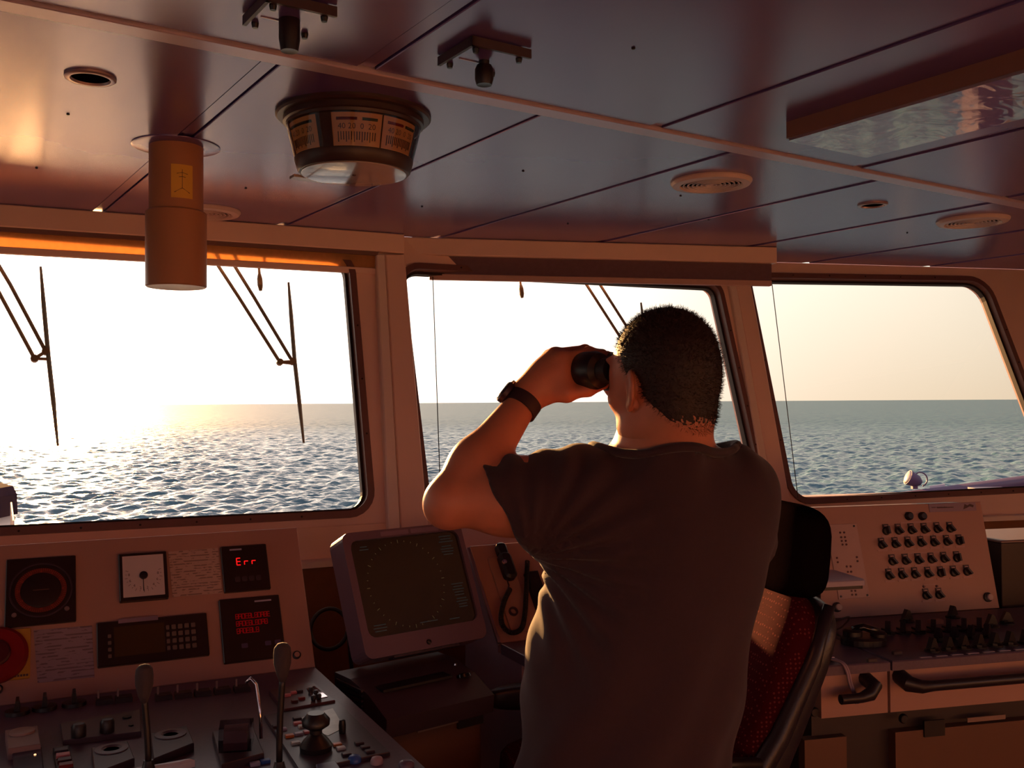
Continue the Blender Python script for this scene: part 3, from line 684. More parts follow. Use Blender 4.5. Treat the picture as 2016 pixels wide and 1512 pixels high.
# middle blind: pelmet hangs clear of the post and runs past it
A0 = onz(797, 468, CZ - 0.004); A1 = PT(1530, 489, 3.90); A1.z = A0.z
FM = frame(Vector((A0.x, A0.y, 0)), (A1.x - A0.x, A1.y - A0.y, 0), (0, 0, 1))
t = thing('roller_blind', 'rolled-up dark violet blind with cords under the middle pelmet', 'blind', FM)
a0, a1 = uv(FM, 797, 501), uv(FM, 1530, 517); zb_ = (a0[1] + a1[1]) / 2; U1 = uv(FM, 1530, 500)[0]
MB().plate(0.0, zb_, U1, CZ - 0.001, -0.10, 0.0, ch=0.003).build('pelmet', BEIGE, t)
f0, f1 = uv(FM, 845, 520, -0.03), uv(FM, 1519, 540, -0.03); zf = (uv(FM, 845, 541, -0.03)[1] + uv(FM, 1519, 556, -0.03)[1]) / 2
MB().box(((f0[0] + f1[0]) / 2, (zb_ + zf) / 2 + 0.008, -0.032), (f1[0] - f0[0], zb_ - zf + 0.016, 0.004)).build('fabric', BLINDM, t)
MB().plate(f0[0], zf - 0.017, f1[0], zf + 0.006, -0.044, -0.026, r=0.006, ch=0.002).build('bottom_bar', mat('blind_bar', (0.55, 0.36, 0.33), 0.4), t)
MB().tube([FM.inverted() @ PT(852, 545, 3.58), FM.inverted() @ (FL @ on_l(866, 940, 0.03)), FM.inverted() @ (FL @ on_l(868, 1040, 0.03))], 0.0018, 5).build('cord', BLACK, t)
MB().tube([FM.inverted() @ PT(1520, 560, 3.90), FM.inverted() @ (FR @ Vector((*uv(FR, 1571, 980, 0.05), 0.05)))], 0.0018, 5).build('cord', BLACK, t)
# ------------------------------------------------------------------ port console
DZL = CAMZ - 0.673
phi, til = math.radians(64.9), math.radians(57.5)
uP = Vector((math.sin(phi), math.cos(phi), 0)); bP = Vector((-math.cos(phi), math.sin(phi), 0)); vP = bP * math.cos(til) + Vector((0, 0, math.sin(til)))
oP = onz(621, 1313, DZL)
FP = frame(oP, uP, vP)                       # panel: x along, y up the slope, z towards the viewer; origin = lower right corner
PH, PL_ = 0.392, 1.75
FD = frame(oP, uP, bP)                       # desk: x along, y forward, z up
portc = thing('port_console', 'beige bridge console with sloping instrument panel at the left', 'console', FP)
FPi = FP.inverted()
def dk(p): return FPi @ Vector(p)
DtoP = FPi @ FD
MB().plate(-PL_, 0, 0, PH, -0.02, 0.0, ch=0.0015).build('panel', PANEL, portc)
eR = onz(846, 1518, DZL); er = FD.inverted() @ eR; k_ = 1.35; er = Vector((er.x * k_, er.y * k_, 0))
desk_poly = [(-PL_, 0.0), (0, 0), (er.x, er.y), (-PL_, er.y)]
MB().prism(ccw(desk_poly), -0.03, 0.0, DtoP, ch=0.002).build('desk_top', DESK, portc)
# cabinet body under desk and behind the panel
back = FD.inverted() @ (FP @ Vector((0, PH, -0.02)))
prof = [(0.020, -0.010), (back.y + 0.002, back.z - 0.004), (back.y + 0.02, back.z - 0.01), (back.y + 0.02, -DZL + 0.08), (er.y + 0.06, -DZL + 0.08), (er.y + 0.04, -0.031), (0.020, -0.031)]
vs = [(-PL_ + 0.002, a, b) for a, b in prof] + [(-0.002, a, b) for a, b in prof]; n = len(prof)
MB().add(vs, [tuple(range(n)), tuple(range(n, 2 * n))] + [(i, (i + 1) % n, n + (i + 1) % n, n + i) for i in range(n)], DtoP).build('cabinet_body', CAB, portc)
MB().prism([(-PL_, er.y + 0.09), (0, er.y + 0.09), (0, back.y - 0.05), (-PL_, back.y - 0.05)], -DZL + 0.0, -DZL + 0.085, DtoP).build('plinth', DARKCAB, portc)
def pr(*pts): return rect_uv(FP, pts)
def inst(name, rc, mat_, z=0.010, r=0.003, ch=0.002, M=None):
    return MB().plate(*rc, -0.001, z, r=r, ch=ch).build(name, mat_, portc)
BROWNBLK = mat('instrument_black', (0.022, 0.010, 0.007), 0.33, var=0.1)
# heading repeater
rc = pr((8, 1104), (146, 1096), (153, 1226), (13, 1236)); h = inst('heading_repeater', rc, BROWNBLK, 0.008)
cx, cy, rr = (rc[0] + rc[2]) / 2, (rc[1] + rc[3]) / 2, (rc[2] - rc[0]) * 0.46
MB().ring(circ(cx, cy, rr * 0.98, 48), circ(cx, cy, rr * 0.93, 48), 0.008, 0.011).build('bezel_ring', DGREY, h)
MB().ring(circ(cx, cy, rr * 0.80, 48), circ(cx, cy, rr * 0.64, 48), 0.008, 0.0086).build('card_ring', mat('compass_card', (0.13, 0.018, 0.006), 0.5), h)
MB().lathe([(rr * 0.62, 0.008), (rr * 0.62, 0.0095), (rr * 0.58, 0.0105)], 48, TR(cx, cy, 0)).build('centre_disc', BROWNBLK, h, smooth=30)
mb = MB()
for k in range(72):
    a = 2 * math.pi * k / 72; L = 0.10 if k % 6 else 0.16
    mb.box((rr * (0.80 - L / 2), 0, 0.0088), (rr * L, rr * 0.015, 0.0004), TR(cx, cy, 0) @ RZ(a))
for k in range(12):
    a = 2 * math.pi * k / 12; text_mesh(mb, str(k * 3), cx + rr * 0.56 * math.sin(a) * 1.22, cy + rr * 0.56 * math.cos(a) * 1.22, rr * 0.12, 0.0089)
mb.build('degree_marks', mat('dim_red_marks', (0.30, 0.035, 0.012), 0.5), h)
mb = MB().box((cx, cy, 0.0108), (rr * 0.5, rr * 0.03, 0.0006)); mb.build('nameplate', mat('bronze_print', (0.14, 0.06, 0.04), 0.4), h)
for sx, sy in ((-0.8, -0.82), (0.8, -0.75)): MB().lathe([(0.006, 0.007), (0.005, 0.012)], 10, TR(cx + rr * sx, cy + rr * sy, 0)).build('knob', mat('small_knob', (0.20, 0.13, 0.14), 0.4), h)
# square needle gauge
rc = pr((230, 1096), (325, 1088), (333, 1180), (238, 1188)); g = inst('needle_gauge', rc, BROWNBLK, 0.014)
m_ = 0.0085; MB().plate(rc[0] + m_, rc[1] + m_, rc[2] - m_, rc[3] - m_, 0.010, 0.0146).build('dial_face', WHITEP, g)
cx, cy, s_ = (rc[0] + rc[2]) / 2, (rc[1] + rc[3]) / 2, (rc[2] - rc[0])
MB().lathe([(s_ * 0.09, 0.0146), (s_ * 0.085, 0.019), (s_ * 0.05, 0.02)], 20, TR(cx, cy, 0)).build('hub', BLACK, g, smooth=40)
MB().box((cx - 0.001, cy - s_ * 0.19, 0.0165), (0.0016, s_ * 0.34, 0.001)).build('needle', BLACK, g)
mb = MB()
for k in range(17):
    a = math.radians(-200 + 220 * k / 16); mb.box((s_ * 0.36, 0, 0.0148), (s_ * 0.03 if k % 2 else s_ * 0.06, 0.0009, 0.0003), TR(cx, cy, 0) @ RZ(a))
for k, tx in enumerate(('8', '6', '4', '2', '2', '4', '6', '8')):
    a = math.radians(-200 + 220 * (k + 0.5) / 8); text_mesh(mb, tx, cx + s_ * 0.30 * math.cos(a), cy + s_ * 0.30 * math.sin(a), 0.010, 0.0149)
mb.build('dial_marks', INK, g)
# displays
SEG = {'E': 'afedg', 'r': 'eg', 'A': 'abcefg', 'L': 'fed', '0': 'abcdef', '8': 'abcdefg'}
def seg7(mb, chs, x, y, h, sp):
    w = h * 0.5; t = h * 0.13
    P = {'a': (0, h / 2, w, t), 'd': (0, -h / 2, w, t), 'g': (0, 0, w, t), 'f': (-w / 2, h / 4, t, h / 2), 'b': (w / 2, h / 4, t, h / 2), 'e': (-w / 2, -h / 4, t, h / 2), 'c': (w / 2, -h / 4, t, h / 2)}
    for i, c in enumerate(chs):
        for s_ in SEG[c]: q = P[s_]; mb.box((x + i * sp + q[0], y + q[1], 0.0093), (q[2], q[3], 0.0006))
rc = pr((433, 1080), (523, 1072), (532, 1161), (441, 1169)); d_ = inst('error_display', rc, BROWNBLK, 0.009); w_, h_ = rc[2] - rc[0], rc[3] - rc[1]
d_['label'] = 'dark display showing Err in red digits'
mb = MB(); seg7(mb, 'Err', rc[0] + w_ * 0.36, rc[3] - h_ * 0.36, h_ * 0.15, w_ * 0.165); mb.build('red_digits', LEDRED, d_)
for k in range(4): MB().plate(rc[0] + w_ * (0.25 + 0.15 * k), rc[1] + h_ * 0.20, rc[0] + w_ * (0.36 + 0.15 * k), rc[1] + h_ * 0.31, 0.008, 0.0105, r=0.003).build('push_key', DGREY, d_)
MB().box((rc[0] + w_ * 0.32, rc[3] - h_ * 0.09, 0.0092), (w_ * 0.26, h_ * 0.035, 0.0005)).build('maker_strip', LILAC, d_)
rc = pr((428, 1183), (549, 1173), (561, 1294), (442, 1309)); d_ = inst('log_display', rc, BROWNBLK, 0.009); w_, h_ = rc[2] - rc[0], rc[3] - rc[1]
d_['label'] = 'dark display with dim red text rows'
mb = MB()
for r_, (k0, nn) in enumerate(((0, 11), (0, 10), (0, 7))):
    seg7(mb, ('8A0E8L80A8E')[:nn], rc[0] + w_ * 0.27, rc[3] - h_ * (0.30 + 0.115 * r_), h_ * 0.075, w_ * 0.052)
mb.build('red_rows', LEDDIM, d_)
MB().box((rc[0] + w_ * 0.72, rc[3] - h_ * 0.08, 0.0092), (w_ * 0.28, h_ * 0.025, 0.0005)).build('maker_strip', LILAC, d_)
for k in (0.30, 0.68, 0.84): MB().plate(rc[0] + w_ * k, rc[1] + h_ * 0.20, rc[0] + w_ * (k + 0.10), rc[1] + h_ * 0.27, 0.008, 0.0105, r=0.002).build('push_key', mat('dim_violet_key', (0.09, 0.06, 0.13), 0.4), d_)
# receiver with keypad
rc = pr((188, 1229), (405, 1209), (413, 1293), (193, 1315)); d_ = inst('message_receiver', rc, BROWNBLK, 0.010); w_, h_ = rc[2] - rc[0], rc[3] - rc[1]
MB().plate(rc[0] + w_ * 0.15, rc[1] + h_ * 0.18, rc[0] + w_ * 0.60, rc[1] + h_ * 0.86, 0.008, 0.0105).build('display_window', LCD, d_)
KEY = mat('key_grey', (0.16, 0.11, 0.09), 0.45)
for i in range(4):
    for j in range(4): MB().plate(rc[0] + w_ * (0.665 + 0.06 * i), rc[3] - h_ * (0.32 + 0.16 * j), rc[0] + w_ * (0.705 + 0.06 * i), rc[3] - h_ * (0.22 + 0.16 * j), 0.009, 0.013, r=0.0015).build('key', KEY, d_)
for j in range(4):
    MB().plate(rc[0] + w_ * 0.615, rc[3] - h_ * (0.32 + 0.16 * j), rc[0] + w_ * 0.645, rc[3] - h_ * (0.22 + 0.16 * j), 0.009, 0.012, r=0.0015).build('key', KEY, d_)
    MB().plate(rc[0] + w_ * 0.095, rc[3] - h_ * (0.38 + 0.15 * j), rc[0] + w_ * 0.125, rc[3] - h_ * (0.30 + 0.15 * j), 0.009, 0.012, r=0.0015).build('key', KEY, d_)
q = pr((232, 1223), (310, 1215), (311, 1223), (233, 1231)); MB().plate(*q, 0.0, 0.0115).build('label_strip', mat('violet_label', (0.24, 0.16, 0.22), 0.6), d_)
# emergency stop
q = [uv(FP, 56, 1238), uv(FP, 64, 1335)]; x1_ = (q[0][0] + q[1][0]) / 2
es = MB().plate(x1_ - 0.20, q[1][1], x1_, q[0][1], -0.001, 0.006, r=0.003, ch=0.001).build('stop_plate', YEL, portc); es['label'] = 'yellow plate behind the red emergency button'
c_ = uv(FP, 5, 1292); MB().lathe([(0.066, 0.006), (0.066, 0.014), (0.058, 0.022), (0.040, 0.023)], 40, TR(c_[0] - 0.012, c_[1], 0)).build('red_button', RED, es, smooth=35)
MB().lathe([(0.030, 0.022), (0.030, 0.030), (0.026, 0.033)], 32, TR(c_[0] - 0.012, c_[1], 0)).build('button_centre', DRED, es, smooth=35)
mb = MB()
for k in range(5): mb.box((x1_ - 0.030 + 0.006 * k, q[1][1] + 0.007, 0.0063), (0.0045, 0.005, 0.0004))
mb.build('print', INK, es)['kind'] = 'stuff'
for px, py in ((584, 1290), (-4, 1358)):
    c_ = uv(FP, px, py); k_ = MB().lathe([(0.0105, 0), (0.0105, 0.004), (0.0075, 0.006)], 20, TR(c_[0], c_[1], 0)).build('panel_lock', BLACK, portc, smooth=30)
    MB().lathe([(0.0072, 0.005), (0.0065, 0.008)], 16, TR(c_[0], c_[1], 0)).build('lock_core', PANEL, k_)
# papers on the panel
def printed(name, cols, rows, c=(0.60, 0.46, 0.45)):
    m = mat(name, c, 0.8, var=0.03); nt = m.node_tree; b = nt.nodes['Principled BSDF']; t = nt.nodes.new('ShaderNodeTexCoord'); mp = nt.nodes.new('ShaderNodeMapping')
    nt.links.new(t.outputs['Generated'], mp.inputs[0]); mp.inputs['Scale'].default_value = (cols, rows, 1)
    w_ = nt.nodes.new('ShaderNodeTexWave'); w_.bands_direction = 'Y'; w_.inputs['Scale'].default_value = 0.314; w_.inputs['Distortion'].default_value = 0.0
    n = nt.nodes.new('ShaderNodeTexNoise'); n.inputs['Scale'].default_value = 1.0; n.inputs['Detail'].default_value = 3
    nt.links.new(mp.outputs[0], w_.inputs[0]); nt.links.new(mp.outputs[0], n.inputs['Vector'])
    g1 = nt.nodes.new('ShaderNodeMath'); g1.operation = 'GREATER_THAN'; g1.inputs[1].default_value = 0.55; nt.links.new(w_.outputs['Fac'], g1.inputs[0])
    g2 = nt.nodes.new('ShaderNodeMath'); g2.operation = 'GREATER_THAN'; g2.inputs[1].default_value = 0.50; nt.links.new(n.outputs['Fac'], g2.inputs[0])
    ml = nt.nodes.new('ShaderNodeMath'); ml.operation = 'MULTIPLY'; nt.links.new(g1.outputs[0], ml.inputs[0]); nt.links.new(g2.outputs[0], ml.inputs[1])
    ms = nt.nodes.new('ShaderNodeMath'); ms.operation = 'MULTIPLY'; ms.inputs[1].default_value = 0.6; nt.links.new(ml.outputs[0], ms.inputs[0])
    old = b.inputs['Base Color'].links[0].from_socket; mx = nt.nodes.new('ShaderNodeMix'); mx.data_type = 'RGBA'
    nt.links.new(ms.outputs[0], mx.inputs[0]); nt.links.new(old, mx.inputs[6]); mx.inputs[7].default_value = (0.08, 0.04, 0.045, 1); nt.links.new(mx.outputs[2], b.inputs['Base Color']); return m
def sheet(label, F, pts, m, z=0.0016):
    q = [uv(F, *p) for p in pts]; c = (sum(p[0] for p in q) / 4, sum(p[1] for p in q) / 4)
    o = MB().prism(ccw([(p[0] - c[0], p[1] - c[1]) for p in q]), 0.0002, z).build('paper_sheet', m, M=F @ TR(c[0], c[1], 0)); return tag(o, label, 'paper')
sheet('pale printed table sheet taped beside the needle gauge', FP, [(331, 1087), (429, 1079), (438, 1168), (340, 1176)], printed('print_table', 9, 18, (0.50, 0.33, 0.28)))
sheet('violet-grey text sheet taped beside the yellow emergency plate', FP, [(66, 1241), (181, 1232), (186, 1333), (74, 1345)], printed('print_text', 5, 16, (0.30, 0.21, 0.26)))
# ---- desk fittings
def dpt(px, py, z=0.0):
    p = onz(px, py, DZL + z); q = FD.inverted() @ p; return (q.x, q.y)
def dplate(name, pts, z0, z1, m, ch=0.0015, parent=None):
    q = ccw([dpt(*p, z1) for p in pts]); return MB().prism(q, z0, z1, DtoP, ch=ch).build(name, m, parent or portc)
MODM = mat('module_violet', (0.060, 0.040, 0.060), 0.35, var=0.1, bump=0.05)
# joystick module with buttons
mod = dplate('joystick_module', [(520, 1408), (664, 1378), (768, 1480), (590, 1518)], 0.0, 0.007, MODM)
dplate('window_glint', [(592, 1413), (655, 1394), (678, 1432), (646, 1448), (620, 1440)], 0.007, 0.0078, mat('painted_glint', (0.42, 0.48, 0.36), 0.3, var=0.5, vscale=45), 0, mod)  # greenish patch: window reflection on the module painted as colour
def btn(px, py, m, s=0.0105, parent=None, h=0.006, z0=0.0):
    x, y = dpt(px, py, z0 + h); return MB().plate(x - s, y - s * 0.75, x + s, y + s * 0.75, z0, z0 + h, r=0.001, ch=0.001, M=DtoP).build('push_button', m, parent or portc)
for px, py, m in ((585, 1412, DGREY), (586, 1421, PINK), (596, 1427, MINT), (570, 1446, ORANGE), (588, 1442, LILAC), (606, 1438, PINK), (582, 1460, MINT), (545, 1427, DGREY), (556, 1433, LILAC), (664, 1463, ORANGE), (671, 1470, MINT), (682, 1482, DGREY), (707, 1460, DGREY), (719, 1468, DGREY), (728, 1476, DGREY)):
    btn(px, py, m, 0.0085, mod, 0.0045, 0.007)
x, y = dpt(622, 1484, 0.0); J = DtoP @ TR(x, y, 0.007)
MB().lathe([(0.030, 0.0), (0.031, 0.010), (0.024, 0.020), (0.012, 0.032), (0.012, 0.045)], 24, J).build('joystick_boot', BLACK, mod, smooth=40)
MB().lathe([(0.014, 0.040), (0.026, 0.048), (0.027, 0.058), (0.018, 0.068), (0.016, 0.071)], 20, J).build('joystick_head', BLACK, mod, smooth=50)
x, y = dpt(674, 1450, 0.0); MB().lathe([(0.007, 0.0), (0.0075, 0.016), (0.006, 0.026), (0.004, 0.027)], 14, DtoP @ TR(x, y, 0.007)).build('small_lever', BLACK, mod, smooth=40)
# switch box with glossy screen at the back of the desk
sb = dplate('switch_box', [(530, 1358), (616, 1342), (660, 1378), (560, 1396)], 0.0, 0.012, mat('switch_box_maroon', (0.10, 0.035, 0.045), 0.35))
dplate('glass_plate', [(604, 1355), (619, 1350), (645, 1371), (616, 1377)], 0.012, 0.0135, mat('mirror_plate', (0.55, 0.5, 0.55), 0.03, metal=0.9), 0, sb)
for px, py in ((612, 1356), (622, 1362), (628, 1369), (617, 1372)):
    x, y = dpt(px, py, 0.02); MB().lathe([(0.005, 0.013), (0.006, 0.020), (0.004, 0.024)], 10, DtoP @ TR(x, y, 0)).build('knob', BLACK, sb, smooth=40)
for px, py, m in ((566, 1366, PINK), (578, 1361, PINK), (590, 1358, DGREY), (580, 1378, DRED), (594, 1372, RED)): btn(px, py, m, 0.007, sb, 0.005, 0.012)
# engine order levers under a clear hood
tele = dplate('telegraph_base', [(418, 1440), (494, 1420), (520, 1482), (436, 1505)], 0.0, 0.014, DGREY)
x, y = dpt(466, 1462, 0.02); Tm = DtoP @ TR(x, y, 0.014)
pr_ = [(-0.035, 0.0), (0.035, 0.0), (0.035, 0.022), (0.022, 0.045), (-0.005, 0.052), (-0.030, 0.045), (-0.040, 0.020)]
MB().prism([(a, b) for a, b in pr_], -0.030, 0.030, Tm @ RZ(-0.25) @ Matrix(((0, 0, 1, 0), (1, 0, 0, 0), (0, 1, 0, 0), (0, 0, 0, 1)))).build('clear_hood', ACRYL, tele)
MB().prism([(a * 0.8, b * 0.8) for a, b in pr_], -0.022, 0.022, Tm @ RZ(-0.25) @ Matrix(((0, 0, 1, 0), (1, 0, 0, 0), (0, 1, 0, 0), (0, 0, 0, 1)))).build('drum', mat('drum_violet', (0.10, 0.06, 0.08), 0.3), tele)
MB().tube([(0.05, 0.02, 0), (0.05, 0.03, 0.05), (0.045, 0.045, 0.10), (0.035, 0.05, 0.112), (0.026, 0.05, 0.104)], 0.0035, 8, Tm).build('wire_lever', CHROME, tele, smooth=True)
for k, m in ((0, LILAC), (1, BLUE)): btn(502 + 20 * k, 1500 - 5 * k, m, 0.009)
# rotary selectors and lamp row along the panel foot
for k in range(7):
    px = 205 + 38.5 * k if k < 2 else 245 + 38.5 * k; py = 1378 - 4.0 * k
    x, y = dpt(px, py + 6, 0.0); s_ = MB().plate(x - 0.018, y - 0.014, x + 0.018, y + 0.014, 0.0, 0.012, ch=0.002, M=DtoP).build('breaker_switch', DARKCAB, portc)
    MB().box((x - 0.012, y + 0.002, 0.020), (0.004, 0.006, 0.018), DtoP).build('toggle', mat('toggle_grey', (0.26, 0.17, 0.16), 0.4), s_)
for px, py in ((34, 1405), (88, 1396), (146, 1388)):
    x, y = dpt(px, py, 0.0); s_ = MB().lathe([(0.026, 0.0), (0.025, 0.008), (0.018, 0.010)], 20, DtoP @ TR(x, y, 0)).build('rotary_selector', BLACK, portc, smooth=40)
    MB().prism([(-0.006, 0), (0.006, 0), (0.003, 0.022), (-0.003, 0.022)], -0.018, 0.018, DtoP @ TR(x, y, 0.010) @ RX(math.pi / 2)).build('handle', BLACK, s_)
kp = dplate('knob_module', [(118, 1424), (276, 1396), (278, 1440), (124, 1458)], 0.0, 0.010, mat('knob_module_violet', (0.10, 0.06, 0.075), 0.45))
for px, py in ((155, 1430), (211, 1421)):
    x, y = dpt(px, py, 0.03); MB().lathe([(0.014, 0.0), (0.014, 0.020), (0.011, 0.026), (0.006, 0.027)], 18, DtoP @ TR(x, y, 0.010)).build('round_knob', BLACK, kp, smooth=40)
for px, py, r_ in ((250, 1411, 0.009), (258, 1427, 0.005)):
    x, y = dpt(px, py, 0.012); MB().lathe([(r_, 0.0), (r_, 0.003)], 14, DtoP @ TR(x, y, 0.010)).build('round_socket', BLACK, kp)
for k, (a, b) in enumerate((((180, 1476), (255, 1462)), ((296, 1448), (372, 1432)))):
    pts = [(a[0], a[1] - 4), (b[0] - 4, b[1] - 4), (b[0] + 10, b[1] + 30), (a[0] + 6, a[1] + 46)]
    s_ = dplate('speaker_module', pts, 0.0, 0.016, DGREY)
    cxp, cyp = (a[0] + b[0]) / 2 + 2, (a[1] + b[1]) / 2 + 6; x, y = dpt(cxp, cyp, 0.016)
    MB().lathe([(0.030, 0.016), (0.030, 0.018), (0.018, 0.019), (0.014, 0.016)], 24, DtoP @ TR(x, y, 0)).build('grille_ring', mat('grille_violet', (0.12, 0.075, 0.09), 0.4), s_, smooth=40)
wb = dplate('alarm_box', [(10, 1437), (74, 1428), (80, 1464), (16, 1474)], 0.0, 0.022, mat('alarm_box_pale', (0.30, 0.18, 0.18), 0.45))
x, y = dpt(44, 1442, 0.022); MB().lathe([(0.024, 0.022), (0.023, 0.026), (0.018, 0.027)], 20, DtoP @ TR(x, y, 0)).build('dome', mat('dome_pale', (0.34, 0.20, 0.17), 0.4), wb, smooth=40)
sc2 = dplate('blue_screen', [(24, 1480), (82, 1470), (86, 1512), (26, 1520)], 0.0, 0.012, mat('blue_screen', (0.035, 0.022, 0.055), 0.2))
x, y = dpt(69, 1484, 0.014); MB().lathe([(0.0022, 0.012), (0.002, 0.0135)], 8, DtoP @ TR(x, y, 0)).build('amber_lamp', LEDAMB, sc2)
bm2 = dplate('button_strip', [(104, 1472), (136, 1466), (146, 1512), (112, 1518)], 0.0, 0.010, DARKCAB)
for k, m in enumerate((DGREY, PINK, DRED, RED)): btn(121 + 3 * k, 1474 + 9.5 * k, m, 0.012, bm2, 0.006, 0.010)
for px, py, m, r_ in ((698, 1500, BLUE, 0.013), (742, 1503, mat('rose_dome', (0.50, 0.33, 0.36), 0.35), 0.012), (800, 1510, mat('violet_dome', (0.16, 0.10, 0.15), 0.35), 0.015)):
    x, y = dpt(px, py, 0.0); MB().lathe([(r_, 0.0), (r_, 0.006), (r_ * 0.8, 0.011), (r_ * 0.35, 0.013)], 20, DtoP @ TR(x, y, 0)).build('dome_button', m, portc, smooth=50)
dplate('blue_box', [(622, 1504), (660, 1497), (676, 1520), (630, 1530)], 0.0, 0.016, mat('blue_grey_box', (0.16, 0.20, 0.32), 0.35))
# gooseneck microphones
def gooseneck(label, head, foot, z_head):
    f = onz(foot[0], foot[1], DZL); f.z += z_head; d = f.y; hp = PT(head[0], head[1], d); t = thing('gooseneck_microphone', label, 'microphone', TR(f.x, f.y, f.z), 'gooseneck microphones on the port console')
    MB().lathe([(0.022, 0.0), (0.022, 0.006), (0.012, 0.014), (0.008, 0.03)], 20).build('base', BLACK, t, smooth=40)
    e_ = hp - f
    pts = [Vector((0, 0, 0.01)), Vector((0, 0, e_.z * 0.3)), Vector((e_.x * 0.3, 0, e_.z * 0.6)), Vector((e_.x * 0.85, 0, e_.z * 0.9)), Vector((e_.x, 0, e_.z))]
    MB().tube(pts, 0.0058, 10).build('neck', BLACK, t, smooth=True)
    MB().lathe([(0.006, -0.010), (0.011, 0.004), (0.0155, 0.022), (0.0160, 0.038), (0.0145, 0.050), (0.009, 0.057), (0.003, 0.059)], 24, TR(e_.x, 0, e_.z)).build('foam_head', mat('mic_foam', (0.060, 0.040, 0.045), 0.85, bump=0.5, bscale=900), t, smooth=True)
gooseneck('gooseneck microphone standing before the keypad receiver, nearer the left edge', (284, 1372), (292, 1530), 0.0005)
gooseneck('tall gooseneck microphone beside the joystick module', (556, 1330), (550, 1532), 0.0005)
# white handset bar and small card lying on the desk
p = onz(320, 1500, DZL + 0.02); c_ = FD.inverted() @ p
hs = MB().prism([(-0.057, -0.004), (-0.03, -0.010), (0.03, -0.008), (0.057, 0.004), (0.045, 0.010), (0.0, 0.006), (-0.045, 0.004)], 0.0, 0.016, ch=0.004).build('white_handle', mat('glossy_white', (0.72, 0.68, 0.72), 0.2), M=FD @ TR(c_.x, c_.y, 0.001) @ RZ(-0.02))
tag(hs, 'slim glossy white handle lying on the desk by the nearer microphone', 'handle')
# ------------------------------------------------------------------ radar on its pedestal
ph = math.radians(52); tl_ = math.radians(66)
uR_ = Vector((math.sin(ph), math.cos(ph), 0)); bR_ = Vector((-math.cos(ph), math.sin(ph), 0))
BL = PT(722, 1300, 2.385)
FRB = frame(Vector((BL.x, BL.y, 0)), uR_, bR_)          # footprint frame: x along screen, y away, z up
MW, MH = 0.372, 0.325
zk = BL.z - 0.040
ped = thing('radar_pedestal', 'brown cabinet pedestal with a dark keyboard unit under the radar screen', 'pedestal', FRB)
MB().plate(-0.02, -0.13, 0.265, 0.09, 0.0, zk - 0.105, r=0.03, ch=0.002).build('cabinet', CAB, ped)
prof = [(-0.150, zk - 0.105), (0.10, zk - 0.105), (0.10, zk - 0.004), (0.02, zk - 0.004), (-0.07, zk - 0.022), (-0.155, zk - 0.060)]
MB().prism([(a, b) for a, b in prof], -0.035, 0.275, Matrix(((0, 0, 1, 0), (1, 0, 0, 0), (0, 1, 0, 0), (0, 0, 0, 1)))).build('keyboard_unit', DGREY, ped)
for k in range(7): MB().box((-0.037, 0.02, zk - 0.09 + 0.012 * k), (0.008, 0.13, 0.005)).build('louvre', DGREY, ped)
MB().lathe([(0.020, 0), (0.018, 0.008), (0.010, 0.011)], 18, TR(0.235, -0.08, zk - 0.026) @ RX(-0.35)).build('trackball', BLACKG, ped, smooth=50)
MB().lathe([(0.005, 0), (0.004, 0.004)], 12, TR(0.25, -0.02, zk - 0.010)).build('push_light', CHROME, ped)
MB().box((0.10, -0.055, zk - 0.018), (0.20, 0.05, 0.006), None).build('key_field', BLACK, ped)
zpl = PT(912, 1430, 2.35).z
MB().box((0.215, -0.134, zpl), (0.075, 0.010, 0.038)).build('vent_plate', BLACK, ped)
MB().box((0.12, -0.134, zpl + 0.005), (0.12, 0.006, 0.016)).build('label_strip', mat('dull_label', (0.26, 0.16, 0.12), 0.6), ped)
FRM = frame(BL, uR_, bR_ * math.cos(tl_) + Vector((0, 0, math.sin(tl_))))
rad_ = thing('radar_display', 'large tilted radar monitor with violet-grey bezel and dark screen', 'monitor', FRM)
scr = rect_uv(FRM, [(690, 1061), (905, 1046), (940, 1227), (722, 1251)])
hol = rrect(scr[0], scr[1], scr[2], scr[3], 0.004)
out_ = rrect(0, 0, MW, MH, 0.022)
hol = rrect(max(0.02, scr[0]), max(0.03, scr[1]), min(MW - 0.012, scr[2]), min(MH - 0.012, scr[3]), 0.022)
MB().ring(out_, hol, -0.012, 0.0).build('bezel', GREYP, rad_)
MB().prism(out_, -0.075, -0.012).build('housing', GREYP, rad_)
MB().prism(offset(out_, -0.05), -0.13, -0.075).build('rear_bulge', DGREY, rad_)
def radar_screen():
    m = mat('radar_screen', (0.012, 0.005, 0.002), 0.22, var=0.2, emit=(0.10, 0.030, 0.010), estr=0.02); return m
scn = MB().prism(offset(hol, 0.001), -0.012, -0.008).build('screen', radar_screen(), rad_)
gcx, gcy = (hol[0][0] + hol[10][0]) / 2, (hol[0][1] + hol[10][1]) / 2
xs = [p[0] for p in hol]; ys = [p[1] for p in hol]; X0, X1_, Y0, Y1 = min(xs), max(xs), min(ys), max(ys)
mb = MB(); RCX, RCY, RR = X0 + (X1_ - X0) * 0.43, (Y0 + Y1) / 2, (Y1 - Y0) * 0.45
for k in range(36):
    a = 2 * math.pi * k / 36; mb.box((RR, 0, -0.0076), (0.004 if k % 3 else 0.009, 0.0012, 0.0003), TR(RCX, RCY, 0) @ RZ(a))
mb.build('bearing_marks', mat('radar_marks', (0.05, 0.04, 0.02), 0.5, emit=(0.35, 0.25, 0.10), estr=0.10), scn)
TXT = mat('radar_text', (0.03, 0.05, 0.05), 0.5, emit=(0.10, 0.15, 0.15), estr=0.05); mb = MB()
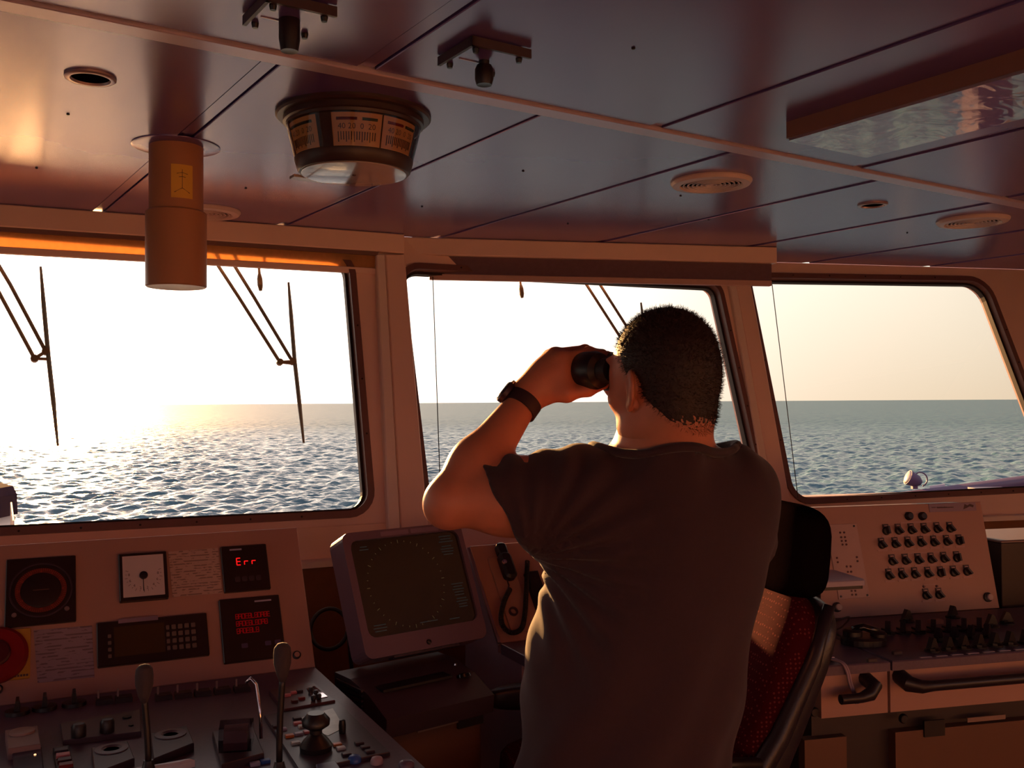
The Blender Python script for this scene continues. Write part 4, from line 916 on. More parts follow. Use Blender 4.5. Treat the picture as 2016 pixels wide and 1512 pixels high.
for (fx, fy, w_, n_) in ((0.80, 0.95, 0.16, 3), (0.80, 0.84, 0.15, 4), (0.82, 0.42, 0.14, 5), (0.84, 0.26, 0.12, 4), (0.06, 0.12, 0.12, 3), (0.08, 0.93, 0.08, 2), (0.42, 0.075, 0.26, 1), (0.74, 0.06, 0.1, 1)):
    for k in range(n_): mb.box((X0 + (X1_ - X0) * (fx + w_ / 2), Y0 + (Y1 - Y0) * (fy - 0.03 * k), -0.0076), ((X1_ - X0) * w_ * (0.6 + 0.4 * random.random()), 0.0022, 0.0003))
mb.build('readouts', TXT, scn)['kind'] = 'stuff'
for a, b in ((0.30, 0.54), (0.55, 0.80)): MB().box((MW * (a + b) / 2, MH - 0.012, 0.0006), (MW * (b - a - 0.01), 0.012, 0.0012)).build('label_strip', mat('violet_label', (0.24, 0.16, 0.22), 0.6), rad_)
MB().lathe([(0.007, 0.0), (0.006, 0.004), (0.004, 0.005)], 14, TR(MW * 0.5, 0.016, 0)).build('power_knob', BLACK, rad_, smooth=40)
MB().box((MW / 2, 0.02, -0.03), (0.20, 0.05, 0.03)).build('yoke', DGREY, rad_)
# ------------------------------------------------------------------ centre console with telephone
DZC = 0.92
phc = math.radians(64); uC = Vector((math.sin(phc), math.cos(phc), 0)); bC = Vector((-math.cos(phc), math.sin(phc), 0))
oC = onz(985, 1266, DZC); tR_ = ray(925, 1075)
kk = uC.dot(oC - CAMP) / uC.dot(tR_); tC = CAMP + tR_ * kk; vC = (tC - oC)
FC = frame(oC, uC, vC); CH = vC.length; CL = 0.56
FCD = frame(oC, uC, bC); CtoP = FC.inverted() @ FCD
cen = thing('centre_console', 'console between radar and chair with a telephone on its sloping face', 'console', FC)
MB().plate(0, 0, CL, CH, -0.018, 0.0, ch=0.0015).build('panel', PANEL, cen)
bt = FCD.inverted() @ (FC @ Vector((0, CH, -0.018)))
SIDEM = mat('console_side_violet', (0.30, 0.20, 0.25), 0.3, var=0.05)
prof = [(0.020, 0.0), (bt.y + 0.002, bt.z - 0.003), (bt.y + 0.03, bt.z - 0.003), (bt.y + 0.03, -DZC + 0.06), (-0.13, -DZC + 0.06), (-0.13, -0.03), (0.020, -0.03)]
n = len(prof); vs = [(0.002, a, b) for a, b in prof] + [(CL - 0.002, a, b) for a, b in prof]
MB().add(vs, [tuple(range(n)), tuple(range(n, 2 * n))] + [(i, (i + 1) % n, n + (i + 1) % n, n + i) for i in range(n)], CtoP).build('cabinet_body', SIDEM, cen)
MB().prism([(0.0, -0.15), (CL, -0.15), (CL, -0.005), (0.0, -0.005)], -0.03, 0.0, CtoP, ch=0.002).build('desk_top', DESK, cen)
fr_ = MB(); fr_.beam(CtoP @ Vector((-0.004, 0.0, 0.0)), CtoP @ Vector((-0.004, bt.y - 0.01, bt.z + 0.004)), 0.008, 0.008); fr_.build('edge_bead', ALU, cen)
MB().prism([(0.01, -0.10), (CL - 0.01, -0.10), (CL - 0.01, bt.y), (0.01, bt.y)], -DZC + 0.0, -DZC + 0.062, CtoP).build('plinth', DARKCAB, cen)
# telephone
pc = uv(FC, 1003, 1170); phone = thing('telephone', 'black telephone handset hanging with coiled cord on the centre console', 'telephone', FC @ TR(pc[0], pc[1], 0.001))
q = [uv(FC, 979, 1098), uv(FC, 1024, 1096), uv(FC, 1022, 1248), uv(FC, 984, 1250)]
r0 = rect_uv(FC, [(978, 1098), (1026, 1095), (1030, 1245), (986, 1250)])
MB().plate(r0[0] - pc[0], r0[1] - pc[1], r0[2] - pc[0], r0[3] - pc[1], 0.0, 0.004, r=0.004, ch=0.001).build('back_plate', mat('phone_plate', (0.40, 0.22, 0.17), 0.45), phone)
h0_ = uv(FC, 994, 1118); hx, hy = h0_[0] - pc[0], h0_[1] - pc[1]
MB().prism(rrect(-0.020, -0.050, 0.020, 0.040, 0.016), 0.006, 0.032, TR(hx, hy, 0.0), ch=0.008).build('handset', BLACK, phone, smooth=40)
MB().prism(rrect(-0.016, 0.03, 0.016, 0.075, 0.012), 0.004, 0.026, TR(hx, hy, 0.0), ch=0.004).build('cradle', BLACK, phone)
MB().lathe([(0.008, 0.030), (0.007, 0.034), (0.003, 0.035)], 14, TR(hx - 0.012, hy + 0.002, 0)).build('hook_button', CHROME, phone, smooth=40)
def pp(px, py, z): q = uv(FC, px, py, z); return Vector((q[0] - pc[0], q[1] - pc[1], z))
path = [pp(998, 1142, 0.02), pp(1004, 1160, 0.02), pp(992, 1185, 0.02), pp(986, 1215, 0.02), pp(992, 1236, 0.02), pp(1008, 1246, 0.02), pp(1026, 1238, 0.02), pp(1033, 1210, 0.02), pp(1036, 1160, 0.02), pp(1038, 1105, 0.02)]
def spline(P, n):
    o = []
    for k in range(len(P) - 1):
        p0, p1, p2, p3 = P[max(k - 1, 0)], P[k], P[k + 1], P[min(k + 2, len(P) - 1)]
        for j in range(n):
            t = j / n; o.append(0.5 * ((2 * p1) + (p2 - p0) * t + (2 * p0 - 5 * p1 + 4 * p2 - p3) * t * t + (3 * p1 - p0 - 3 * p2 + p3) * t ** 3))
    return o + [P[-1]]
sp = spline(path[1:], 40); coil = []
ac = 0.0
for k, p in enumerate(sp):
    if k: ac += (p - sp[k - 1]).length
    t = (sp[min(k + 1, len(sp) - 1)] - sp[max(k - 1, 0)]).normalized(); s_ = t.cross(Vector((0, 0, 1))).normalized(); a = ac / 0.0052 * 2 * math.pi
    coil.append((p, t, s_, ac))
tot = ac; N_ = int(tot / 0.0046 * 8); cc = []
acs = np.array([c[3] for c in coil])
for i in range(N_):
    d = tot * i / (N_ - 1); k = min(int(np.searchsorted(acs, d)), len(coil) - 1); p, t, s_, _ = coil[k]
    if k: p0 = coil[k - 1]; f_ = (d - p0[3]) / max(1e-9, coil[k][3] - p0[3]); p = p0[0].lerp(p, f_)
    a = i / 8 * 2 * math.pi; cc.append(p + s_ * (0.0062 * math.cos(a)) + Vector((0, 0, 1)) * (0.0062 * math.sin(a)))
MB().tube([path[0], path[0].lerp(path[1], 0.6), cc[0]], 0.0022, 6).build('cord_tail', BLACK, phone)
MB().tube(cc, 0.0019, 4).build('coiled_cord', BLACK, phone, smooth=True)
c1 = pp(1010, 1205, 0.004); MB().ring(circ(c1.x, c1.y, 0.014, 20), circ(c1.x, c1.y, 0.009, 20), 0.004, 0.010).build('cord_clip', DGREY, phone)
bx = pp(1047, 1160, 0.0); MB().plate(bx.x - 0.012, bx.y - 0.07, bx.x + 0.03, bx.y + 0.05, 0.0, 0.022, ch=0.003).build('junction_box', BLACK, phone)
# a loop of cable on the wall behind the radar
cab = thing('cable_loop', 'dark loop of cable hanging between port console and radar', 'cable', TR(*PT(648, 1238, 2.86)))
MB().tube([(0.055 * math.cos(a), 0.02 * math.sin(a), 0.055 * math.sin(a)) for a in np.linspace(0.2, 7.2, 36)], 0.006, 8).build('cable', BLACK, cab, smooth=True)
MB().tube([(0.055, 0.0, 0.0), (0.06, 0.05, -0.15), (0.05, 0.09, -0.6), (0.05, 0.05, -1.24)], 0.006, 8).build('cable_drop', BLACK, cab, smooth=True)
# ------------------------------------------------------------------ starboard console
DZR = CAMZ - 0.677
ps, ts = math.radians(76.7), math.radians(76.5)
uS = Vector((math.sin(ps), math.cos(ps), 0)); bS = Vector((-math.cos(ps), math.sin(ps), 0)); vS = bS * math.cos(ts) + Vector((0, 0, math.sin(ts)))
oS = onz(1968, 1197, DZR); FS = frame(oS, uS, vS); FSD = frame(oS, uS, bS); StoP = FS.inverted() @ FSD
SH = rect_uv(FS, [(1640, 999), (1920, 987), (1920, 987), (1640, 999)])[3]; SL = 0.92
stb = thing('starboard_console', 'beige bridge console with rows of black rotary switches at the right', 'console', FS)
MB().plate(-SL, 0, 0, SH, -0.02, 0.0, ch=0.0015).build('panel', PANEL, stb)
fy = FSD.inverted() @ onz(1820, 1297, DZR); yf = fy.y
seam = (FSD.inverted() @ onz(1750, 1300, DZR)).x
bt = FSD.inverted() @ (FS @ Vector((0, SH, -0.02)))
MB().prism([(-SL, yf), (seam - 0.003, yf), (seam - 0.003, -0.005), (-SL, -0.005)], -0.025, 0.0, StoP, ch=0.003).build('desk_top', DESK, stb)
MB().prism([(seam + 0.003, yf), (0.45, yf), (0.45, -0.005), (seam + 0.003, -0.005)], -0.025, 0.0, StoP, ch=0.003).build('desk_top', DESK, stb)
prof = [(0.022, 0.0), (bt.y + 0.002, bt.z - 0.003), (bt.y + 0.12, bt.z - 0.01), (bt.y + 0.12, -0.026), (0.022, -0.026)]; n = len(prof)
vs = [(-SL + 0.002, a, b) for a, b in prof] + [(-0.002, a, b) for a, b in prof]
MB().add(vs, [tuple(range(n)), tuple(range(n, 2 * n))] + [(i, (i + 1) % n, n + (i + 1) % n, n + i) for i in range(n)], StoP).build('panel_back', CAB, stb)
zf_ = -0.135
MB().prism([(-SL, yf + 0.012), (seam - 0.004, yf + 0.012), (seam - 0.004, 0.0), (-SL, 0.0)], zf_, -0.026, StoP).build('fascia', PANEL, stb)
MB().prism([(seam + 0.004, yf + 0.012), (0.45, yf + 0.012), (0.45, 0.0), (seam + 0.004, 0.0)], zf_, -0.026, StoP).build('fascia', PANEL, stb)
MB().prism([(-SL, yf + 0.06), (0.45, yf + 0.06), (0.45, 0.0), (-SL, 0.0)], -DZR, zf_, StoP).build('cabinet_body', DARKCAB, stb)
MB().box(((seam + 0.03 + 0.45) / 2, yf + 0.045, (zf_ - DZR) / 2 - 0.01), (0.45 - seam - 0.03, 0.03, DZR + zf_ - 0.10), StoP).build('door', CAB, stb)
dl = MB().box((seam - 0.17, yf + 0.05, (zf_ - DZR) / 2 - 0.01), (0.12, 0.03, DZR + zf_ - 0.10), StoP).build('door', CAB, stb)
def fpt(px, py, off=0.03):      # a point on the front face
    F = frame(FSD @ Vector((0, yf + off, 0)), uS, (0, 0, 1)); q = uv(F, px, py); return Vector((q[0], yf + off, q[1]))
for px, py in ((1777, 1414), (1602, 1401)):
    p = fpt(px, py); k_ = MB().lathe([(0.0125, 0.0), (0.0125, 0.006), (0.010, 0.009)], 20, StoP @ TR(p.x, yf + 0.03, p.z) @ RX(math.pi / 2)).build('door_lock', BLACK, stb, smooth=40)
p = fpt(1838, 1433); MB().box((p.x, yf + 0.028, p.z), (0.062, 0.006, 0.042), StoP).build('vent_plate', BLACK, stb)
p = fpt(1941, 1414); MB().box((p.x, yf + 0.029, p.z), (0.118, 0.004, 0.012), StoP).build('label_strip', mat('dull_label', (0.26, 0.16, 0.12), 0.6), stb)
# grab rails
a = fpt(1790, 1347, -0.03); b = fpt(1815, 1352, -0.045); c = Vector((0.44, yf - 0.045, b.z))
MB().tube([a + Vector((0, 0.05, 0.012)), a, b, b + Vector((0.03, 0, 0)), c], [0.021, 0.021, 0.017, 0.0135, 0.0135], 12, StoP).build('grab_rail', BLACK, stb, smooth=40)
a = fpt(1722, 1352, -0.03); MB().tube([a + Vector((0, 0.05, 0.012)), a, a + Vector((-0.02, -0.01, -0.015)), a + Vector((-0.05, -0.015, -0.020)), Vector((-SL + 0.02, yf - 0.045, a.z - 0.02))], [0.019, 0.019, 0.017, 0.0125, 0.0125], 12, StoP).build('grab_rail', BLACK, stb, smooth=40)
# rotary switches
Z7 = lambda x, y: (1600 + x / 4.726, 980 + y / 4.726)
rows = [([(680, 300), (795, 296), (915, 292), (1035, 288), (1155, 282), (1275, 278)]), ([(640, 428), (765, 422), (885, 416), (1005, 410), (1125, 406), (1245, 400), (1360, 395)]),
        ([(738, 582), (860, 576), (980, 570), (1100, 564), (1218, 558), (1338, 552)]), ([(708, 715), (828, 708), (948, 702), (1070, 697), (1188, 692), (1308, 686), (1430, 678)]), ([(1052, 900), (1172, 893)])]
LEG = mat('legend_plate', (0.055, 0.020, 0.018), 0.4); LIGHTL = mat('light_label', (0.46, 0.27, 0.24), 0.5)
m_base = MB().lathe([(0.0135, 0.0), (0.0135, 0.004), (0.0115, 0.008), (0.009, 0.009)], 16).mesh('rotary_switch', BLACK, 40)
m_hand = MB().prism([(-0.0045, 0.008), (0.0045, 0.008), (0.003, 0.022), (-0.003, 0.022)], -0.014, 0.010, RZ(0) @ RX(math.pi / 2)).mesh('handle', BLACK)
m_leg = MB().plate(-0.0105, 0.010, 0.0105, 0.0215, 0.0, 0.0035, ch=0.001).mesh('legend_plate', LEG)
m_pip = MB().box((0, 0.0155, 0.0037), (0.011, 0.004, 0.0006)).mesh('legend_print', LIGHTL)
for ri, row in enumerate(rows):
    pts = [uv(FS, *Z7(*p)) for p in row]
    for k, (x, y) in enumerate(pts):
        s_ = link('rotary_switch', m_base, stb, TR(x, y - 0.003, 0.0)); link('handle', m_hand, s_, RZ(math.radians(38 if (ri + k) % 7 else 5)))
        link('legend_plate', m_leg, s_); link('legend_print', m_pip, s_)
        MB().box((x, y - 0.0205, 0.0007), (0.0345, 0.0055, 0.0014)).build('name_strip', LIGHTL, stb)
for px, py in ((890, 172), (1015, 172)):
    x, y = uv(FS, *Z7(px, py)); s_ = MB().lathe([(0.014, 0.0), (0.013, 0.010), (0.009, 0.014), (0.005, 0.014)], 18, TR(x, y, 0)).build('push_knob', BLACK, stb, smooth=40)
for (x0, y0, x1, y1) in ((830, 132, 1060, 148), (815, 215, 1100, 240), (880, 500, 1170, 522), (1030, 800, 1150, 815)):
    a, b = uv(FS, *Z7(x0, y1)), uv(FS, *Z7(x1, y0)); MB().plate(a[0], min(a[1], b[1]), b[0], max(a[1], b[1]) if abs(a[1] - b[1]) > 0.002 else a[1] + 0.004, 0, 0.0015).build('name_strip', LIGHTL, stb)
for px, py in ((1032, 826), (1152, 822)):
    x, y = uv(FS, *Z7(px, py)); MB().lathe([(0.004, 0.0), (0.0035, 0.004)], 10, TR(x, y, 0)).build('pilot_lamp', DRED, stb)
r_ = rect_uv(FS, [Z7(1075, 60), Z7(1510, 40), Z7(1520, 122), Z7(1085, 132)])
ml_ = MB().plate(r_[0], r_[1], r_[2], r_[3], 0.0, 0.002).build('maker_plate', mat('maker_violet', (0.30, 0.20, 0.26), 0.4), stb)
mb = MB(); mb.box(((r_[0] + r_[2]) / 2 - 0.028, (r_[1] + r_[3]) / 2, 0.0022), (0.062, 0.003, 0.0004))
for k in range(9): mb.box((r_[0] + 0.012 + 0.0065 * k, (r_[1] + r_[3]) / 2 + 0.0015, 0.0022), (0.004, 0.0022 + 0.001 * (k % 2), 0.0004))
cxm, cym = r_[2] - 0.030, (r_[1] + r_[3]) / 2
mb.prism([(cxm - 0.02, cym - 0.008), (cxm - 0.012, cym + 0.009), (cxm - 0.002, cym + 0.004), (cxm + 0.008, cym + 0.009), (cxm + 0.022, cym + 0.004), (cxm + 0.018, cym - 0.003), (cxm + 0.006, cym + 0.001), (cxm - 0.006, cym - 0.004)], 0.002, 0.0026)
mb.build('emblem_print', INK, ml_)
# pale indicator plate
ip = [uv(FS, *Z7(*p)) for p in ((120, 250), (405, 240), (528, 925), (240, 947))]
ipx = MB().prism(ccw(ip), 0.0, 0.003, ch=0.0008).build('indicator_plate', mat('plate_pale', (0.46, 0.29, 0.27), 0.45), stb)
dots = MB()
for px, py in ((250, 325), (287, 324), (260, 368), (295, 367), (265, 402), (302, 401), (272, 436), (308, 435), (220, 560), (405, 553), (228, 600), (412, 590), (312, 641), (347, 640), (322, 690), (353, 689), (348, 834), (383, 832), (356, 867), (390, 866), (362, 902), (397, 901)):
    x, y = uv(FS, *Z7(px, py)); dots.lathe([(0.0036, 0.002), (0.0032, 0.005)], 8, TR(x, y, 0))
dots.build('indicator_lamps', DRED, ipx)
for px, py in ((378, 264), (258, 919), (503, 906)):
    x, y = uv(FS, *Z7(px, py)); MB().lathe([(0.0036, 0.002), (0.0032, 0.005)], 8, TR(x, y, 0)).build('screw', BLACK, ipx)
for px, py in ((222, 1018), (1625, 925)):
    x, y = uv(FS, *Z7(px, py)); k_ = MB().lathe([(0.015, 0.0), (0.015, 0.006), (0.011, 0.008)], 24, TR(x, y, 0)).build('panel_button', BLACK, stb, smooth=40)
    MB().lathe([(0.0105, 0.006), (0.010, 0.014), (0.007, 0.016)], 20, TR(x + 0.002, y, 0)).build('button_cap', mat('button_cream', (0.60, 0.44, 0.40), 0.3), k_, smooth=40)
# dimmer knobs on the desk
def spt(px, py, z=0.0): q = FSD.inverted() @ onz(px, py, DZR + z); return q.x, q.y
k_base = MB().lathe([(0.022, 0.0), (0.022, 0.004), (0.018, 0.007)], 18).mesh('dimmer_knob', BLACK, 40)
k_bar = MB().box((0, 0, 0.009), (0.052, 0.012, 0.006)).mesh('cross_bar', BLACK)
k_fin = MB().prism([(-0.020, 0.0), (0.018, 0.0), (0.006, 0.026), (-0.004, 0.030)], -0.007, 0.007, RX(math.pi / 2)).mesh('fin', BLACK)
for px, py, a in [(1836 + 30.5 * k, 1282 - 2.6 * k, 0.35) for k in range(8)] + [(1748 + 30 * k, 1248 - 1.2 * k, 0.9) for k in range(7)] + [(1848 + 32 * k, 1262 - 2.6 * k, 0.6) for k in range(4)] + [(1786, 1224, 0.2), (1876, 1216, 0.4), (1952, 1234, 0.1), (1982, 1228, -0.2)]:
    x, y = spt(px, py); M_ = StoP @ TR(x, y, 0.0) @ RZ(a); o_ = link('dimmer_knob', k_base, stb, M_); link('cross_bar', k_bar, o_, RZ(0.6)); link('fin', k_fin, o_, TR(0, 0, 0.008))
x, y = spt(1842, 1227); MB().plate(x - 0.022, y - 0.012, x + 0.022, y + 0.012, 0.0, 0.012, r=0.005, ch=0.003, M=StoP).build('push_switch', mat('rose_switch', (0.40, 0.20, 0.17), 0.4), stb)
lx = MB(); 
for k in range(7):
    x, y = spt(1822 + 31 * k, 1294 - 2.6 * k); lx.box((x, y, 0.0006), (0.034, 0.008, 0.0012), StoP)
lx.build('label_strip', mat('desk_label', (0.50, 0.42, 0.50), 0.4), stb)
for px, py in ((1716, 1302), (1766, 1288)):
    x, y = spt(px, py); MB().plate(x - 0.014, y - 0.006, x + 0.014, y + 0.006, 0.0, 0.010, r=0.004, ch=0.003, M=StoP).build('push_switch', DGREY, stb)
# black desk telephone
x, y = spt(1700, 1268); dph = thing('desk_telephone', 'black desk telephone lying in shadow on the starboard console', 'telephone', FSD @ TR(x, y, 0.001) @ RZ(-0.25))
MB().prism([(0.062 * math.cos(a), 0.045 * math.sin(a)) for a in np.linspace(0, 2 * math.pi, 28, endpoint=False)], 0.0, 0.022, ch=0.006).build('base', BLACK, dph)
MB().lathe([(0.026, 0.02), (0.026, 0.034), (0.020, 0.040), (0.008, 0.041)], 20, TR(-0.028, 0.006, 0)).build('earpiece', BLACK, dph, smooth=40)
MB().lathe([(0.022, 0.02), (0.022, 0.030), (0.016, 0.036), (0.006, 0.037)], 20, TR(0.040, -0.004, 0)).build('mouthpiece', BLACK, dph, smooth=40)
MB().tube([(-0.028, 0.006, 0.036), (0.0, 0.002, 0.046), (0.040, -0.004, 0.034)], [0.012, 0.010, 0.011], 10).build('handset_grip', BLACKG, dph, smooth=True)
wd_ = FSD.inverted()
cb = thing('telephone_wire', 'thin dark wire running from the panel to the desk telephone', 'wire', FSD)
pts = [FSD.inverted() @ PT(px, py, d) for px, py, d in ((1624, 1205, 2.86), (1640, 1222, 2.87), (1672, 1215, 2.90), (1660, 1232, 2.86), (1642, 1245, 2.80), (1668, 1256, 2.72))]
for p in pts: p.z = max(p.z, 0.004)
MB().tube(spline(pts, 8), 0.0028, 6).build('wire', BLACK, cb, smooth=True)
# grey tray shelf with note book beside the chair
p = PT(1640, 1137, 2.75); tr_ = thing('reading_shelf', 'flat violet-grey shelf plate sticking out beside the headrest', 'shelf', TR(p.x, p.y, p.z - 0.012) @ RZ(0.22))
MB().plate(-0.16, -0.07, 0.062, 0.10, 0.0, 0.016, r=0.012, ch=0.003).build('plate', mat('shelf_violet', (0.42, 0.34, 0.44), 0.3), tr_)
MB().plate(-0.155, -0.065, 0.058, 0.095, -0.010, 0.0, r=0.012).build('underside', BLACK, tr_)
MB().tube([(-0.05, 0.0, -0.005), (-0.05, 0.0, -0.1), (-0.05, 0.0, DZR + 0.002 - (p.z - 0.012))], 0.010, 8).build('bracket', BLACK, tr_, smooth=True)
# brown equipment box at the right edge
p = PT(1990, 1075, 3.35); eb = thing('equipment_box', 'dark maroon equipment box on the ledge at the right edge', 'box', FSD @ TR(0.22, 0.16, -DZR))
zt = PT(1970, 1062, 3.25).z
MB().plate(-0.185, -0.13, 0.25, 0.12, 0.0, zt, r=0.004, ch=0.003).build('box_body', mat('maroon_box', (0.030, 0.010, 0.009), 0.45), eb)
MB().plate(-0.187, -0.132, 0.252, 0.122, zt, zt + 0.008, r=0.004, ch=0.003).build('lid', mat('maroon_lid', (0.22, 0.13, 0.13), 0.4), eb)
p = PT(1945, 1075, 3.42); so = thing('wall_socket', 'small pale socket box on the wall beside the equipment box', 'socket', frame(p, UR, (0, 0, 1)))
MB().plate(-0.03, -0.04, 0.03, 0.04, -0.02, 0.012, r=0.004, ch=0.003).build('cover', mat('socket_pale', (0.40, 0.26, 0.22), 0.45), so)
for y in (-0.012, 0.014): MB().lathe([(0.005, 0.010), (0.004, 0.014)], 10, TR(0.012, y, 0)).build('pin', BLACK, so)
# keys on a lanyard at the desk edge
p = onz(1634, 1297, DZR); ky = thing('key_lanyard', 'pale braided lanyard with keys hanging over the desk edge by the chair', 'lanyard', FSD.copy())
l0 = FSD.inverted() @ p
P_ = [Vector((l0.x - 0.02, yf + 0.05, 0.006)), Vector((l0.x - 0.005, yf + 0.006, 0.006)), Vector((l0.x + 0.004, yf - 0.006, -0.012)), Vector((l0.x + 0.012, yf - 0.007, -0.045)), Vector((l0.x + 0.026, yf - 0.008, -0.080)), Vector((l0.x + 0.030, yf - 0.008, -0.098))]
for d in (0, 0.006): MB().tube([q + Vector((d, 0, 0)) for q in spline(P_, 6)], 0.0032, 6).build('strap', mat('lanyard_violet', (0.35, 0.24, 0.30), 0.6), ky, smooth=True)
for k in range(3): MB().plate(l0.x - 0.03, yf + 0.03 + 0.008 * k, l0.x + 0.012 - 0.004 * k, yf + 0.036 + 0.008 * k, 0.001, 0.004 + 0.002 * k).build('key', CHROME, ky)
# ------------------------------------------------------------------ helmsman's chair
FABR = None
def patterned():
    m = mat('red_woven_fabric', (0.055, 0.003, 0.006), 0.95, spec=0.05, var=0.15, vscale=60, bump=0.3, bscale=700); nt = m.node_tree; b = nt.nodes['Principled BSDF']
    t = nt.nodes.new('ShaderNodeTexCoord'); v = nt.nodes.new('ShaderNodeTexVoronoi'); v.inputs['Scale'].default_value = 95; v.inputs['Randomness'].default_value = 0.25
    nt.links.new(t.outputs['Object'], v.inputs['Vector']); g = nt.nodes.new('ShaderNodeMath'); g.operation = 'LESS_THAN'; g.inputs[1].default_value = 0.26; nt.links.new(v.outputs['Distance'], g.inputs[0])
    old = b.inputs['Base Color'].links[0].from_socket; mx = nt.nodes.new('ShaderNodeMix'); mx.data_type = 'RGBA'; nt.links.new(g.outputs[0], mx.inputs[0]); nt.links.new(old, mx.inputs[6]); mx.inputs[7].default_value = (0.15, 0.025, 0.025, 1); nt.links.new(mx.outputs[2], b.inputs['Base Color']); return m
FABR = patterned(); LEATH = mat('black_leather', (0.020, 0.014, 0.020), 0.32, bump=0.35, bscale=120, var=0.15)
fc = Vector((-0.975, -0.22, 0)).normalized(); sc_ = Vector((-fc.y, fc.x, 0))   # chair faces -x; sc_ points to its left-hand side
CH_O = Vector((0.325, 2.36, 0))
FCH = frame(CH_O, fc, sc_)       # x forward of the chair, y to its left, z up
chair = thing('helm_chair', 'high helm chair with red patterned upholstery and black shell beside the man', 'chair', FCH)
def pad(mb, cx, cy, cz, a, b, c, M=None, e=0.35, nu=28, nv=16):
    """rounded cushion (superellipsoid)"""
    vs = []; fs = []; f = lambda t, p: math.copysign(abs(t) ** p, t)
    for j in range(1, nv):
        ph_ = -math.pi / 2 + math.pi * j / nv
        for i in range(nu):
            th_ = 2 * math.pi * i / nu; vs.append((cx + a * f(math.cos(ph_), e) * f(math.cos(th_), e), cy + b * f(math.cos(ph_), e) * f(math.sin(th_), e), cz + c * f(math.sin(ph_), e)))
    b0_ = len(vs); vs += [(cx, cy, cz - c), (cx, cy, cz + c)]
    for j in range(nv - 2):
        for i in range(nu):
            k2 = (i + 1) % nu; fs.append((j * nu + i, j * nu + k2, (j + 1) * nu + k2, (j + 1) * nu + i))
    for i in range(nu): fs += [(b0_, (i + 1) % nu, i), (b0_ + 1, (nv - 2) * nu + i, (nv - 2) * nu + (i + 1) % nu)]
    return mb.add(vs, fs, M)
SZ = 0.65
BK = TR(-0.115, 0, SZ) @ RY(-0.44)
pad(MB(), 0.05, 0, 0.06, 0.30, 0.225, 0.065, TR(0, 0, SZ - 0.02), 0.45).build('seat', FABR, chair, smooth=True)
pad(MB(), 0.03, 0, -0.01, 0.30, 0.235, 0.05, TR(0, 0, SZ - 0.02), 0.35).build('seat_shell', LEATH, chair, smooth=True)
pad(MB(), 0.0, 0, 0.26, 0.055, 0.225, 0.28, BK, 0.45).build('backrest', FABR, chair, smooth=True)
pad(MB(), -0.045, 0, 0.25, 0.045, 0.235, 0.30, BK, 0.45).build('back_shell', LEATH, chair, smooth=True)
HM = TR(-0.345, 0, 1.235) @ RY(-0.10)
pad(MB(), 0.0, 0, 0.0, 0.055, 0.205, 0.112, HM, 0.5).build('headrest', mat('headrest_cloth', (0.006, 0.003, 0.0035), 0.9, spec=0.0, bump=0.2), chair, smooth=True)
for s in (-1, 1): MB().tube([(-0.33, 0.06 * s, SZ + 0.42), (-0.35, 0.06 * s, SZ + 0.56)], 0.008, 8).build('headrest_post', CHROME, chair)
for s in (-1, 1):
    pad(MB(), 0.140, 0.255 * s, SZ + 0.175, 0.212, 0.034, 0.034, None, 0.6).build('armrest', LEATH, chair, smooth=True)
    MB().tube([(-0.17, 0.245 * s, SZ + 0.14), (-0.02, 0.252 * s, SZ + 0.155), (0.10, 0.252 * s, SZ + 0.165)], 0.016, 8).build('arm_bracket', BLACK, chair, smooth=True)
    MB().tube([(-0.375, 0.195 * s, SZ + 0.47), (-0.315, 0.222 * s, SZ + 0.35), (-0.225, 0.232 * s, SZ + 0.19), (-0.13, 0.237 * s, SZ + 0.06), (0.02, 0.237 * s, SZ - 0.03), (0.14, 0.23 * s, SZ - 0.06)], [0.014, 0.020, 0.024, 0.028, 0.028, 0.020], 12).build('side_bolster', LEATH, chair, smooth=True)
MB().lathe([(0.055, 0.12), (0.055, SZ - 0.10), (0.09, SZ - 0.07)], 24).build('pedestal_column', BLACK, chair, smooth=40)
MB().lathe([(0.24, 0.0), (0.24, 0.02), (0.10, 0.05), (0.06, 0.13)], 32).build('floor_base', DARKCAB, chair, smooth=40)
